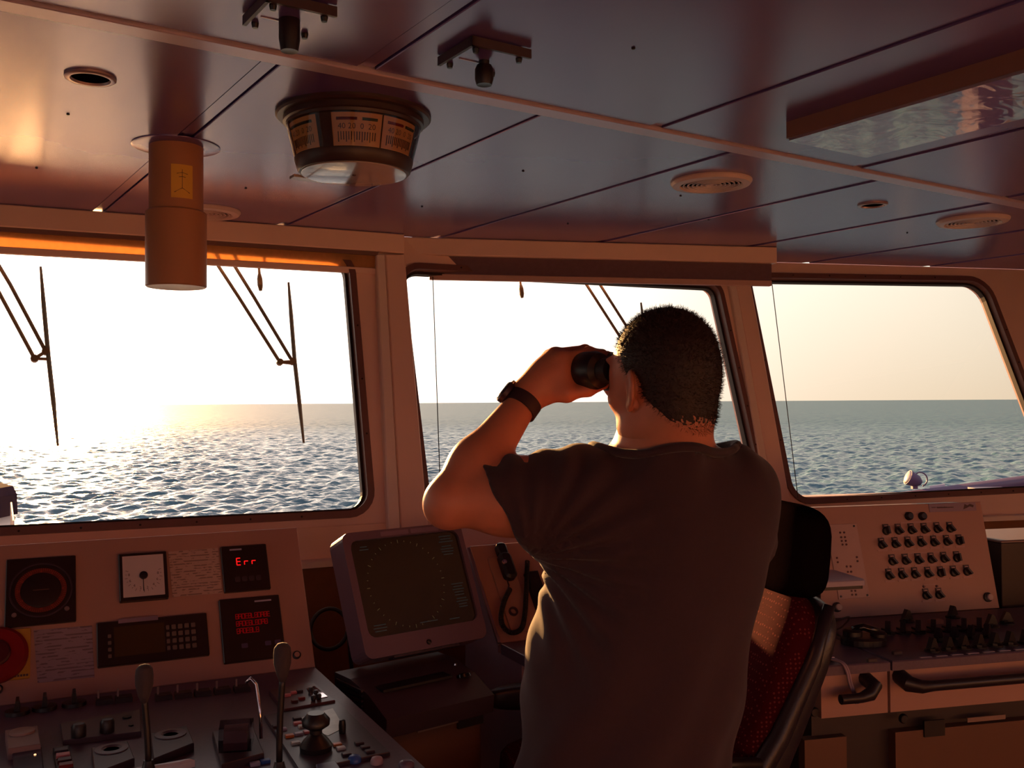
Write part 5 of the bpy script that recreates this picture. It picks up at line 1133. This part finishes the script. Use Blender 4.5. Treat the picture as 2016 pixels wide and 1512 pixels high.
# ------------------------------------------------------------------ the man: one smooth surface grown from blended volumes
def V3(p): return np.array([p[0], p[1], p[2]], dtype=np.float32)
class Field:
    def __init__(self, lo, hi, h):
        self.lo = np.array(lo, dtype=np.float32); self.h = h; self.n = np.ceil((np.array(hi) - self.lo) / h).astype(int) + 1
        self.D = np.full(self.n, 9.0, dtype=np.float32)
    def _sub(self, lo, hi):
        i0 = np.clip(np.floor((lo - self.lo) / self.h).astype(int), 0, self.n - 1); i1 = np.clip(np.ceil((hi - self.lo) / self.h).astype(int) + 1, 1, self.n)
        sl = tuple(slice(a, b) for a, b in zip(i0, i1))
        ax = [self.lo[k] + self.h * np.arange(i0[k], i1[k], dtype=np.float32) for k in range(3)]
        return sl, ax[0][:, None, None], ax[1][None, :, None], ax[2][None, None, :]
    def _mix(self, sl, d, k):
        a = self.D[sl]
        if k > 0:
            hh = np.clip(0.5 + 0.5 * (a - d) / k, 0, 1); self.D[sl] = a * (1 - hh) + d * hh - k * hh * (1 - hh)
        else: self.D[sl] = np.minimum(a, d)
    def cone(self, a, b, ra, rb, k=0.02):
        a, b = V3(a), V3(b); m = max(ra, rb) + 2 * k + 0.03
        sl, X, Y, Z = self._sub(np.minimum(a, b) - m, np.maximum(a, b) + m); ab = b - a; L = float(ab @ ab) + 1e-9
        t = np.clip(((X - a[0]) * ab[0] + (Y - a[1]) * ab[1] + (Z - a[2]) * ab[2]) / L, 0, 1)
        d = np.sqrt((X - a[0] - t * ab[0]) ** 2 + (Y - a[1] - t * ab[1]) ** 2 + (Z - a[2] - t * ab[2]) ** 2) - (ra + (rb - ra) * t)
        self._mix(sl, d, k); return self
    def ell(self, c, r, R=None, k=0.02, sub=False):
        c = V3(c); r = np.array(r, dtype=np.float32); R = np.eye(3, dtype=np.float32) if R is None else np.array(R, dtype=np.float32)
        m = float(r.max()) + 2 * k + 0.03; sl, X, Y, Z = self._sub(c - m, c + m); X, Y, Z = X - c[0], Y - c[1], Z - c[2]
        q = [(X * R[i][0] + Y * R[i][1] + Z * R[i][2]) for i in range(3)]
        k0 = np.sqrt(sum((q[i] / r[i]) ** 2 for i in range(3))); k1 = np.sqrt(sum((q[i] / r[i] ** 2) ** 2 for i in range(3))) + 1e-6
        d = k0 * (k0 - 1.0) / k1
        if sub:
            a = self.D[sl]; kk = max(k, 1e-4); hh = np.clip(0.5 - 0.5 * (a + d) / kk, 0, 1); self.D[sl] = a * (1 - hh) + (-d) * hh + kk * hh * (1 - hh)
        else: self._mix(sl, d, k)
        return self
    def cut(self, p, n, k=0.0):
        """keep only the half-space on the side the normal points away from"""
        p, n = V3(p), V3(n); n = n / np.linalg.norm(n); sl, X, Y, Z = self._sub(self.lo, self.lo + self.h * (self.n - 1))
        d = (X - p[0]) * n[0] + (Y - p[1]) * n[1] + (Z - p[2]) * n[2]
        self.D[sl] = np.maximum(self.D[sl], d); return self
    def cut_local(self, p, n, r):
        """as cut, but only inside a ball round p"""
        p, n = V3(p), V3(n); n = n / np.linalg.norm(n); sl, X, Y, Z = self._sub(p - r, p + r)
        d = (X - p[0]) * n[0] + (Y - p[1]) * n[1] + (Z - p[2]) * n[2]; rr = np.sqrt((X - p[0]) ** 2 + (Y - p[1]) ** 2 + (Z - p[2]) ** 2)
        self.D[sl] = np.where(rr < r, np.maximum(self.D[sl], d), self.D[sl]); return self
    def funnel(self, p, r0, slope, tilt):
        p = V3(p); sl, X, Y, Z = self._sub(self.lo, self.lo + self.h * (self.n - 1))
        r = np.sqrt((X - p[0]) ** 2 + (Y - p[1]) ** 2); d = (Z - p[2] + tilt * (Y - p[1]) - slope * np.maximum(0, r - r0)) * 0.7
        self.D = np.maximum(self.D, d); return self
    def nets(self):
        D = self.D; s = D < 0; n = np.array(D.shape) - 1
        c = np.zeros(n, dtype=np.int8)
        for dx in (0, 1):
            for dy in (0, 1):
                for dz in (0, 1): c += s[dx:dx + n[0], dy:dy + n[1], dz:dz + n[2]]
        act = (c > 0) & (c < 8); I, J, K = np.nonzero(act); idx = np.full(n, -1, dtype=np.int64); idx[I, J, K] = np.arange(len(I))
        acc = np.zeros((len(I), 3)); cnt = np.zeros(len(I))
        for ax in range(3):
            o1, o2 = [q for q in range(3) if q != ax]
            for e1 in (0, 1):
                for e2 in (0, 1):
                    a = [I, J, K]; a = [x.copy() for x in a]; a[o1] += e1; a[o2] += e2; b = [x.copy() for x in a]; b[ax] += 1
                    d0, d1 = D[a[0], a[1], a[2]], D[b[0], b[1], b[2]]; m = (d0 < 0) != (d1 < 0); t = np.where(m, d0 / np.where(m, d0 - d1, 1), 0)
                    P = np.stack(a, 1).astype(float); P[:, ax] += t; acc[m] += P[m]; cnt[m] += 1
        co = acc / cnt[:, None] * self.h + self.lo
        Q = []
        for ax in range(3):
            o1, o2 = (ax + 1) % 3, (ax + 2) % 3
            sa = [slice(None)] * 3; sb = [slice(None)] * 3; sa[ax] = slice(0, -1); sb[ax] = slice(1, None)
            A, B = s[tuple(sa)], s[tuple(sb)]; E = np.nonzero(A != B); E = [x for x in E]
            ok = (E[o1] > 0) & (E[o1] < D.shape[o1] - 1) & (E[o2] > 0) & (E[o2] < D.shape[o2] - 1); E = [x[ok] for x in E]; inside = A[tuple(E)]
            def cell(d1, d2):
                q = [x.copy() for x in E]; q[o1] -= d1; q[o2] -= d2; return idx[q[0], q[1], q[2]]
            q = np.stack([cell(1, 1), cell(0, 1), cell(0, 0), cell(1, 0)], 1); q[~inside] = q[~inside][:, ::-1]; Q.append(q)
        return co, np.concatenate(Q)
def laplace(co, quads, it, f=0.5):
    n = len(co)
    for _ in range(it):
        acc = np.zeros_like(co); cnt = np.zeros(n)
        for a, b in ((0, 1), (1, 2), (2, 3), (3, 0)):
            for x, y in ((a, b), (b, a)):
                np.add.at(acc, quads[:, x], co[quads[:, y]]); np.add.at(cnt, quads[:, x], 1)
        co = co * (1 - f) + f * acc / np.maximum(cnt, 1)[:, None]
    return co
def vnormals(co, q):
    fn = np.cross(co[q[:, 2]] - co[q[:, 0]], co[q[:, 3]] - co[q[:, 1]]); vn = np.zeros_like(co)
    for k in range(4): np.add.at(vn, q[:, k], fn)
    return vn / (np.linalg.norm(vn, axis=1)[:, None] + 1e-12)
SKIN = mat('skin', (0.62, 0.215, 0.125), 0.48, var=0.10, vscale=40, bump=0.12, bscale=350, sss=0.2)
HAIRM = mat('short_hair', (0.030, 0.012, 0.010), 0.6, var=0.3, vscale=120)
SHIRT = mat('dark_tshirt', (0.042, 0.016, 0.023), 0.85, var=0.12, vscale=90, bump=0.25, bscale=900, sheen=0.15)
TROUS = mat('dark_trousers', (0.016, 0.011, 0.014), 0.85, bump=0.2, bscale=600)
# --- joints
yaw = math.radians(38); fh = Vector((-math.sin(yaw), math.cos(yaw), 0)); lh = Vector((-math.cos(yaw), -math.sin(yaw), 0)); up = Vector((0, 0, 1))
Hc = PT(1302, 748, 1.75)
HR = [tuple(lh), tuple(fh), tuple(up)]
hd = lambda l, f, u: Hc + lh * l + fh * f + up * u
neck0 = PT(1312, 905, 1.775)
LS, EL, WR = PT(1128, 972, 1.77), PT(890, 985, 1.74), PT(1040, 778, 1.855)
RS, RE = PT(1440, 968, 1.80), PT(1462, 1105, 2.02)
chest, belly, pelvis = PT(1296, 1080, 1.82), PT(1246, 1330, 1.83), PT(1224, 1560, 1.83)
# binocular axis
bino_o = hd(0.0, 0.105, 0.020)
def head(F, grow=0.0):
    F.ell(hd(0, -0.012, 0.030), (0.079 + grow, 0.103 + grow, 0.098 + grow), HR, 0.01)
    F.ell(hd(0, -0.030, -0.015), (0.070 + grow, 0.076 + grow, 0.080 + grow), HR, 0.03)
    if not grow:
        F.ell(hd(0, 0.030, -0.045), (0.062, 0.062, 0.080), HR, 0.03)
        F.ell(hd(0, 0.052, -0.100), (0.040, 0.036, 0.030), HR, 0.03)
        F.ell(hd(0, 0.040, 0.010), (0.066, 0.056, 0.060), HR, 0.03)
        for s in (-1, 1):
            F.ell(hd(0.046 * s, 0.055, -0.035), (0.022, 0.026, 0.022), HR, 0.02); F.ell(hd(0.052 * s, 0.005, -0.085), (0.018, 0.045, 0.028), HR, 0.03)
            F.ell(hd(0.030 * s, 0.090, 0.038), (0.022, 0.010, 0.007), HR, 0.012); F.ell(hd(0.033 * s, 0.098, 0.018), (0.015, 0.013, 0.011), HR, 0.008, sub=True)
        F.cone(hd(0, 0.090, 0.016), hd(0, 0.116, -0.032), 0.008, 0.013, 0.012)
        for s in (-1, 1): F.ell(hd(0.012 * s, 0.104, -0.036), (0.008, 0.010, 0.007), HR, 0.006)
        F.ell(hd(0, 0.092, -0.068), (0.022, 0.010, 0.005), HR, 0.006); F.ell(hd(0, 0.090, -0.079), (0.019, 0.010, 0.006), HR, 0.006)
        F.cone(hd(0, -0.030, -0.060), neck0, 0.062, 0.070, 0.03)
        F.cone(hd(0, -0.048, -0.070), neck0 + Vector((0.0, -0.025, 0)), 0.048, 0.058, 0.03)
    return F
def ears(F):
    for s in (-1, 1):
        e_ = hd(0.079 * s, 0.004, -0.020); tv = (lh * s * 0.55 - fh * 0.83).normalized()     # ear flares out and back
        nv = tv.cross(up).normalized(); R = [tuple(tv), tuple(up), tuple(nv)]
        F.ell(e_ + tv * 0.015 + up * 0.004, (0.022, 0.033, 0.0065), R, 0.008); F.ell(e_ + tv * 0.004 - up * 0.026, (0.010, 0.012, 0.006), R, 0.006)
        F.ell(e_ + tv * 0.012 + up * 0.006 + nv * (0.006 * s), (0.010, 0.020, 0.004), R, 0.004, sub=True)
    return F
J = lambda px, py, d: PT(px, py, d)
HAND = {'index': [J(1108, 708, 1.848), J(1160, 693, 1.868), J(1186, 697, 1.890), J(1198, 712, 1.905)],
        'middle': [J(1094, 699, 1.868), J(1152, 689, 1.900), J(1172, 708, 1.930), J(1174, 730, 1.938)],
        'ring': [J(1083, 703, 1.888), J(1128, 694, 1.925), J(1146, 720, 1.950), J(1150, 742, 1.948)],
        'little': [J(1074, 714, 1.905), J(1106, 712, 1.940), J(1122, 733, 1.958), J(1130, 750, 1.954)],
        'thumb': [J(1070, 776, 1.850), J(1116, 774, 1.838), J(1158, 768, 1.838), J(1190, 757, 1.846)]}
FR_ = {'index': (0.0135, 0.0105, 0.0095, 0.0080), 'middle': (0.0135, 0.0105, 0.0095, 0.008), 'ring': (0.0128, 0.0100, 0.009, 0.0078), 'little': (0.0115, 0.0090, 0.0082, 0.007), 'thumb': (0.0175, 0.0145, 0.0120, 0.0092)}
def hand(F, H, W):
    for nm, P in H.items():
        r = FR_[nm]
        F.cone(W, P[0], 0.024, r[0] + 0.001, 0.016)
        for k in range(3): F.cone(P[k], P[k + 1], r[k], r[k + 1], 0.005 if nm != 'thumb' else 0.008)
        F.ell(P[0], (r[0] * 1.05,) * 3, None, 0.008); F.ell(P[1], (r[1] * 1.08,) * 3, None, 0.004)
    F.cone(H['index'][0], H['thumb'][1], 0.0125, 0.013, 0.016)
    c = (H['index'][0] + H['little'][0] + W + H['thumb'][1]) / 4; F.ell(c, (0.034, 0.030, 0.034), None, 0.03)
    return F
def arm(F, S, E_, W, grow=0.0):
    F.cone(S, S.lerp(E_, 0.55), 0.070, 0.067, 0.03); F.cone(S.lerp(E_, 0.45), E_, 0.068, 0.046, 0.03)
    F.cone(E_, E_.lerp(W, 0.32), 0.043, 0.0475, 0.02); F.cone(E_.lerp(W, 0.30), W, 0.0475, 0.0275, 0.03)
    return F
# right hand mirrors the left across the binocular's middle plane
def mirror(p): d = (p - bino_o).dot(lh); return p - lh * (2 * d)
RH = {k: [mirror(p) for p in v] for k, v in HAND.items()}; RW = mirror(WR)
RW = RW + Vector((0.02, 0.02, -0.03))
def torso(F, g=0.0, gl=0.0):
    F.cone(hd(0, -0.030, -0.060), neck0, 0.062 + g, 0.070 + g, 0.03); F.cone(hd(0, -0.048, -0.070), neck0 + Vector((0.0, -0.025, 0)), 0.048 + g, 0.058 + g, 0.03)
    F.cone(neck0, PT(1322, 960, 1.80), 0.074 + g, 0.10 + g, 0.05)
    F.ell(chest, (0.195 + g, 0.125 + g, 0.21 + g), None, 0.06); F.ell(belly, (0.190 + g + gl, 0.125 + g + gl, 0.22 + g), None, 0.08); F.ell(pelvis, (0.18 + g + gl, 0.13 + g + gl, 0.15 + g), None, 0.06)
    F.cone(neck0 - up * 0.035, LS, 0.046 + g, 0.062 + g, 0.045); F.cone(neck0 - up * 0.035, RS, 0.046 + g, 0.062 + g, 0.045)
    return F
# body (everything, coarse) and left forearm + hand (fine), joined where the sleeve hides the seam
FB = Field((-0.33, 1.45, -0.01), (0.66, 2.20, 1.90), 0.0085)
head(FB); ears(FB)
torso(FB)
arm(FB, RS, RE, RW); hand(FB, RH, RW)
FB.cone(LS, LS.lerp(EL, 0.5), 0.066, 0.058, 0.03)
hipL, hipR = pelvis + Vector((-0.09, 0, -0.05)), pelvis + Vector((0.09, 0, -0.05))
LEGS = []
for s, hp in ((-1, hipL), (1, hipR)):
    kn = Vector((pelvis.x + 0.115 * s, pelvis.y + 0.02, 0.48)); an = Vector((pelvis.x + 0.13 * s, pelvis.y - 0.01, 0.085)); to = Vector((pelvis.x + 0.14 * s, pelvis.y + 0.16, 0.035))
    FB.cone(hp, kn, 0.088, 0.058, 0.04); FB.cone(kn, an, 0.056, 0.038, 0.02); FB.cone(an - up * 0.03, to, 0.036, 0.026, 0.02); LEGS.append((hp, kn, an, to))
coB, qB = FB.nets(); del FB
lo = [min(EL.x, WR.x, LS.x) - 0.10, 1.64, min(EL.z, WR.z) - 0.10]; hi = [HAND['index'][3].x + 0.05, 2.02, max(HAND['middle'][1].z, HAND['index'][1].z) + 0.05]
FA = Field(lo, hi, 0.0034); arm(FA, LS, EL, WR); FA.ell(EL + Vector((-0.012, 0.0, -0.012)), (0.036, 0.036, 0.036), None, 0.02)
FA.cone(WR, WR + (HAND['index'][0] - WR) * 0.2, 0.0285, 0.028, 0.02); hand(FA, HAND, WR)
FA.cut_local(LS.lerp(EL, 0.12), LS - EL, 0.14)
coA, qA = FA.nets(); del FA
FHd = Field([Hc.x - 0.16, Hc.y - 0.16, Hc.z - 0.19], [Hc.x + 0.16, Hc.y + 0.17, Hc.z + 0.16], 0.0036); head(FHd); ears(FHd); FHd.cut(Hc - up * 0.165, -up)
coH, qH = FHd.nets(); del FHd
co = np.concatenate([laplace(coB, qB, 2), laplace(coA, qA, 2), laplace(coH, qH, 1)]); qd = np.concatenate([qB, qA + len(coB), qH + len(coB) + len(coA)])
# keep the coarse copy of the head just under the fine one
hz = len(coB); vnB = vnormals(coB, qB); sel = np.zeros(len(co), dtype=bool); sel[:hz] = (coB[:, 2] > Hc.z - 0.15)
co[:hz][sel[:hz]] -= vnB[sel[:hz]] * 0.004
base = Vector((pelvis.x, pelvis.y, 0))
man = link('person', np_mesh('person', co - V3(base), qd, SKIN), None, TR(*base))
tag(man, 'man with cropped hair in a dark t-shirt looking through binoculars, seen from behind', 'person')
for s in (-1, 1):
    MB().lathe([(0.0115 * math.cos(a), 0.0115 * math.sin(a)) for a in np.linspace(-1.5, 1.5, 9)], 14, TR(*(hd(0.033 * s, 0.079, 0.016) - base))).build('eye', mat('eye_white', (0.6, 0.5, 0.45), 0.2), man, smooth=True)
# hair cap with stubble
FHr = Field([Hc.x - 0.15, Hc.y - 0.15, Hc.z - 0.17], [Hc.x + 0.15, Hc.y + 0.15, Hc.z + 0.17], 0.004)
head(FHr, 0.0025)
FHr.cone(hd(0, -0.030, -0.060), neck0, 0.062 + 0.0008, 0.070 + 0.0008, 0.03); FHr.cone(hd(0, -0.048, -0.070), neck0 + Vector((0.0, -0.025, 0)), 0.048 + 0.0008, 0.058 + 0.0008, 0.03)
Tp, Np = hd(0, 0.060, 0.060), hd(0, -0.085, -0.088); al = Np - Tp; nrm = fh * (-al.z) + up * (al.dot(fh))
if nrm.dot(fh) < 0: nrm = -nrm
FHr.cut(Tp, nrm)
for s in (-1, 1): FHr.ell(hd(0.086 * s, -0.002, -0.024), (0.020, 0.026, 0.036), HR, 0.004, sub=True)
coR, qR = FHr.nets(); del FHr; coR = laplace(coR, qR, 2); vn = vnormals(coR, qR)
nz = rng.normal(0, 0.0007, len(coR)); coR = coR + vn * nz[:, None]
hair = link('hair', np_mesh('hair', coR - V3(base), qR, HAIRM), man)
area_w = np.ones(len(coR)); k = rng.integers(0, len(coR), 26000); outw = (coR[k] - V3(hd(0, -0.02, 0.0))); outw /= np.linalg.norm(outw, axis=1)[:, None]
dirs = vn[k] + rng.normal(0, 0.28, (len(k), 3)); dirs /= np.linalg.norm(dirs, axis=1)[:, None]; ln = rng.uniform(0.003, 0.0085, len(k))[:, None]
b0_ = coR[k] + rng.normal(0, 0.0016, (len(k), 3)) - vn[k] * 0.001; sd = np.cross(dirs, rng.normal(0, 1, (len(k), 3))); sd /= np.linalg.norm(sd, axis=1)[:, None]; wdt = 0.00035
tri = np.stack([b0_ - sd * wdt, b0_ + sd * wdt, b0_ + dirs * ln + sd * 0.0001, b0_ + dirs * ln - sd * 0.0001], 1).reshape(-1, 3)
stub = link('hair_stubble', np_mesh('hair_stubble', tri - V3(base), np.arange(len(tri)).reshape(-1, 4), HAIRM), man); stub['kind'] = 'stuff'
# t-shirt
FT = Field((-0.20, 1.45, 0.80), (0.66, 2.15, 1.62), 0.0070)
g = 0.012
slv = LS.lerp(EL, 0.78)
FT.cone(LS, slv + Vector((0, 0, -0.012)), 0.080, 0.084, 0.035); FT.cone(LS + Vector((0.05, 0, -0.06)), LS.lerp(EL, 0.42) + Vector((0, 0, -0.045)), 0.075, 0.062, 0.05)
FT.cone(RS, RS.lerp(RE, 0.72), 0.079, 0.074, 0.04); FT.cut_local(RS.lerp(RE, 0.74), RE - RS, 0.13)
cutp = PT(1003, 1015, 1.755); FT.cut(cutp, Vector((-0.88, 0, -0.46)))
torso(FT, 0.012, 0.012)
pre = FT.D.copy()
FT.funnel(neck0 + Vector((0, -0.01, -0.012)), 0.080, 0.75, 0.22)
FT.cut((0, 0, 0.855), (0, 0, -1))
cr_ = []
for a in np.linspace(0, 2 * math.pi, 49):
    for r in np.arange(0.045, 0.16, 0.0015):
        p = neck0 + Vector((r * math.cos(a), -0.01 + r * math.sin(a), -0.012 - 0.22 * r * math.sin(a) + 0.75 * max(0, r - 0.080)))
        ix = tuple(np.clip(np.round((V3(p) - FT.lo) / FT.h).astype(int), 0, FT.n - 1))
        if pre[ix] > -0.003: break
    cr_.append((a, r))
rs_ = np.array([c[1] for c in cr_[:-1]]); rs_ = (np.roll(rs_, 1) + rs_ + np.roll(rs_, -1)) / 3; rs_ = (np.roll(rs_, 1) + rs_ + np.roll(rs_, -1)) / 3; rs_ = np.append(rs_, rs_[0])
cr_ = [neck0 + Vector((r * math.cos(c[0]), -0.01 + r * math.sin(c[0]), -0.012 - 0.22 * r * math.sin(c[0]) + 0.75 * max(0, r - 0.080))) for c, r in zip(cr_, rs_)]
del pre
coT, qT = FT.nets(); del FT; coT = laplace(coT, qT, 3); vn = vnormals(coT, qT)
def sstep(x, a, b): t = np.clip((x - a) / (b - a), 0, 1); return t * t * (3 - 2 * t)
Px, Py, Pz = coT[:, 0], coT[:, 1], coT[:, 2]
disp = np.zeros(len(coT))
ax_ = V3((EL - LS).normalized()); s_ = (coT - V3(LS)) @ ax_; pz = Pz - (LS.z + (EL.z - LS.z) * 0)
slv_w = sstep(s_, 0.00, 0.08)
disp += slv_w * 0.0028 * np.sin(72 * (s_ + 0.55 * pz) + 9 * Py) * (0.6 + 0.4 * np.sin(31 * Py + 17 * pz))
arm_pit = V3(PT(1066, 1092, 1.76)); rel = coT - arm_pit; dist = np.linalg.norm(rel, axis=1); angf = np.arctan2(rel[:, 2], rel[:, 0] + 0.02)
disp += 0.0065 * np.sin(22 * angf) * sstep(dist, 0.01, 0.05) * (1 - sstep(dist, 0.10, 0.30)) * (1 - slv_w * 0.6)
lowz = 1 - sstep(Pz, 0.95, 1.35); side = 1 - sstep(Px - pelvis.x, -0.16, 0.05)
disp += lowz * (0.0040 + 0.006 * side) * np.sin(46 * Px + 24 * Py - 7 * Pz + 2.0 * np.sin(9 * Pz))
disp += 0.0016 * np.sin(38 * Px + 21 * Pz) * np.sin(17 * Pz - 12 * Px + 4 * Py)
top = sstep(Pz, LS.z - 0.02, LS.z + 0.09); disp += top * 0.0028 * np.sin(85 * Px + 30 * Py)
coT = coT + vn * disp[:, None]
link('t_shirt', np_mesh('t_shirt', coT - V3(base), qT, SHIRT), man)
# collar ring
MB().tube([p - base for p in cr_], 0.0085, 8).build('collar', SHIRT, man, smooth=True)
# trousers and shoes
FQ = Field((pelvis.x - 0.33, pelvis.y - 0.22, 0.03), (pelvis.x + 0.33, pelvis.y + 0.30, 0.96), 0.0095)
FQ.ell(pelvis + up * 0.0, (0.192, 0.142, 0.165), None, 0.05)
for hp, kn, an, to in LEGS: FQ.cone(hp, kn, 0.100, 0.074, 0.04); FQ.cone(kn, an, 0.074, 0.066, 0.02)
FQ.cut((0, 0, 0.06), (0, 0, -1)); FQ.cut((0, 0, 0.93), (0, 0, 1)); coQ, qQ = FQ.nets(); del FQ; coQ = laplace(coQ, qQ, 2)
link('trousers', np_mesh('trousers', coQ - V3(base), qQ, TROUS), man)
for hp, kn, an, to in LEGS:
    FS_ = Field((an.x - 0.10, an.y - 0.12, -0.01), (an.x + 0.12, to.y + 0.10, 0.16), 0.008)
    FS_.cone((an.x, an.y - 0.03, 0.045), (to.x, to.y + 0.02, 0.040), 0.046, 0.042, 0.02); FS_.cone((an.x, an.y, 0.10), (an.x, an.y, 0.05), 0.045, 0.045, 0.02); FS_.cut((0, 0, 0.002), (0, 0, -1)); FS_.cut((0, 0, 0.12), (0, 0, 1))
    cs, qs = FS_.nets(); link('shoe', np_mesh('shoe', laplace(cs, qs, 1) - V3(base), qs, BLACK), man)
# ------------------------------------------------------------------ binoculars
FBI = frame(bino_o, -lh, up)       # x to the man's right, y up, z = back towards the face
bino = thing('binoculars', "black binoculars held up to the man's eyes", 'binoculars', FBI)
for s in (-1, 1):
    b_ = MB().lathe([(0.021, 0.012), (0.021, -0.012), (0.033, -0.018), (0.0375, -0.030), (0.0375, -0.075), (0.030, -0.085), (0.030, -0.120), (0.034, -0.125), (0.034, -0.150), (0.028, -0.150), (0.026, -0.140)], 32, TR(0.036 * s, 0, 0)).build('barrel', BLACK, bino, smooth=40)
    MB().lathe([(0.0225, 0.014), (0.0235, 0.006), (0.0235, -0.006), (0.0215, -0.008)], 28, TR(0.036 * s, 0, 0)).build('eyecup', RUBBER, b_, smooth=40)
    MB().lathe([(0.027, -0.1425), (0.005, -0.1405)], 28, TR(0.036 * s, 0, 0)).build('objective_lens', BLACKG, b_, smooth=True)
MB().box((0, 0.012, -0.055), (0.04, 0.016, 0.05)).build('bridge', BLACK, bino)
MB().lathe([(0.011, -0.012), (0.012, -0.008), (0.012, 0.012), (0.010, 0.015)], 20, TR(0, 0.016, -0.030)).build('focus_wheel', BLACK, bino, smooth=40)
# ------------------------------------------------------------------ wrist watch
fa = (WR - EL).normalized(); wc = EL.lerp(WR, 0.905); dors = PT(1000, 752, 1.85) - wc; dors = (dors - fa * dors.dot(fa)).normalized(); sdw = fa.cross(dors)
FW = frame(wc, sdw, fa)            # x across, y along the forearm, z out through the dial
if (FW.to_3x3() @ Vector((0, 0, 1))).dot(dors) < 0: FW = frame(wc, -sdw, fa)
watch = thing('wrist_watch', "black wrist watch on the man's raised left wrist", 'watch', FW)
n_ = 40; outer = [(0.0365 * math.cos(2 * math.pi * i / n_), 0.0365 * math.sin(2 * math.pi * i / n_)) for i in range(n_)]; inner = [(0.0325 * math.cos(2 * math.pi * i / n_), 0.0325 * math.sin(2 * math.pi * i / n_)) for i in range(n_)]
STR = mat('watch_strap', (0.040, 0.016, 0.020), 0.5); CASE = mat('watch_case', (0.060, 0.028, 0.035), 0.35, metal=0.4)
MB().ring(outer, inner, -0.0125, 0.0125, RX(math.pi / 2)).build('strap', STR, watch, smooth=30)
cs_ = MB().lathe([(0.018, 0.030), (0.0225, 0.034), (0.0225, 0.042), (0.019, 0.0455), (0.015, 0.0455)], 28).build('case', CASE, watch, smooth=35)
MB().lathe([(0.0185, 0.0450), (0.017, 0.0462), (0.004, 0.0465)], 28).build('dial_glass', BLACKG, cs_, smooth=40)
for a in (0.0, 0.6, -0.6): MB().lathe([(0.0032, 0.021), (0.0032, 0.0275), (0.002, 0.028)], 10, TR(0, 0, 0.038) @ RZ(a + math.pi * 0.5) @ RY(math.pi / 2)).build('crown', mat('watch_crown', (0.6, 0.35, 0.2), 0.25, metal=1.0), cs_, smooth=40)
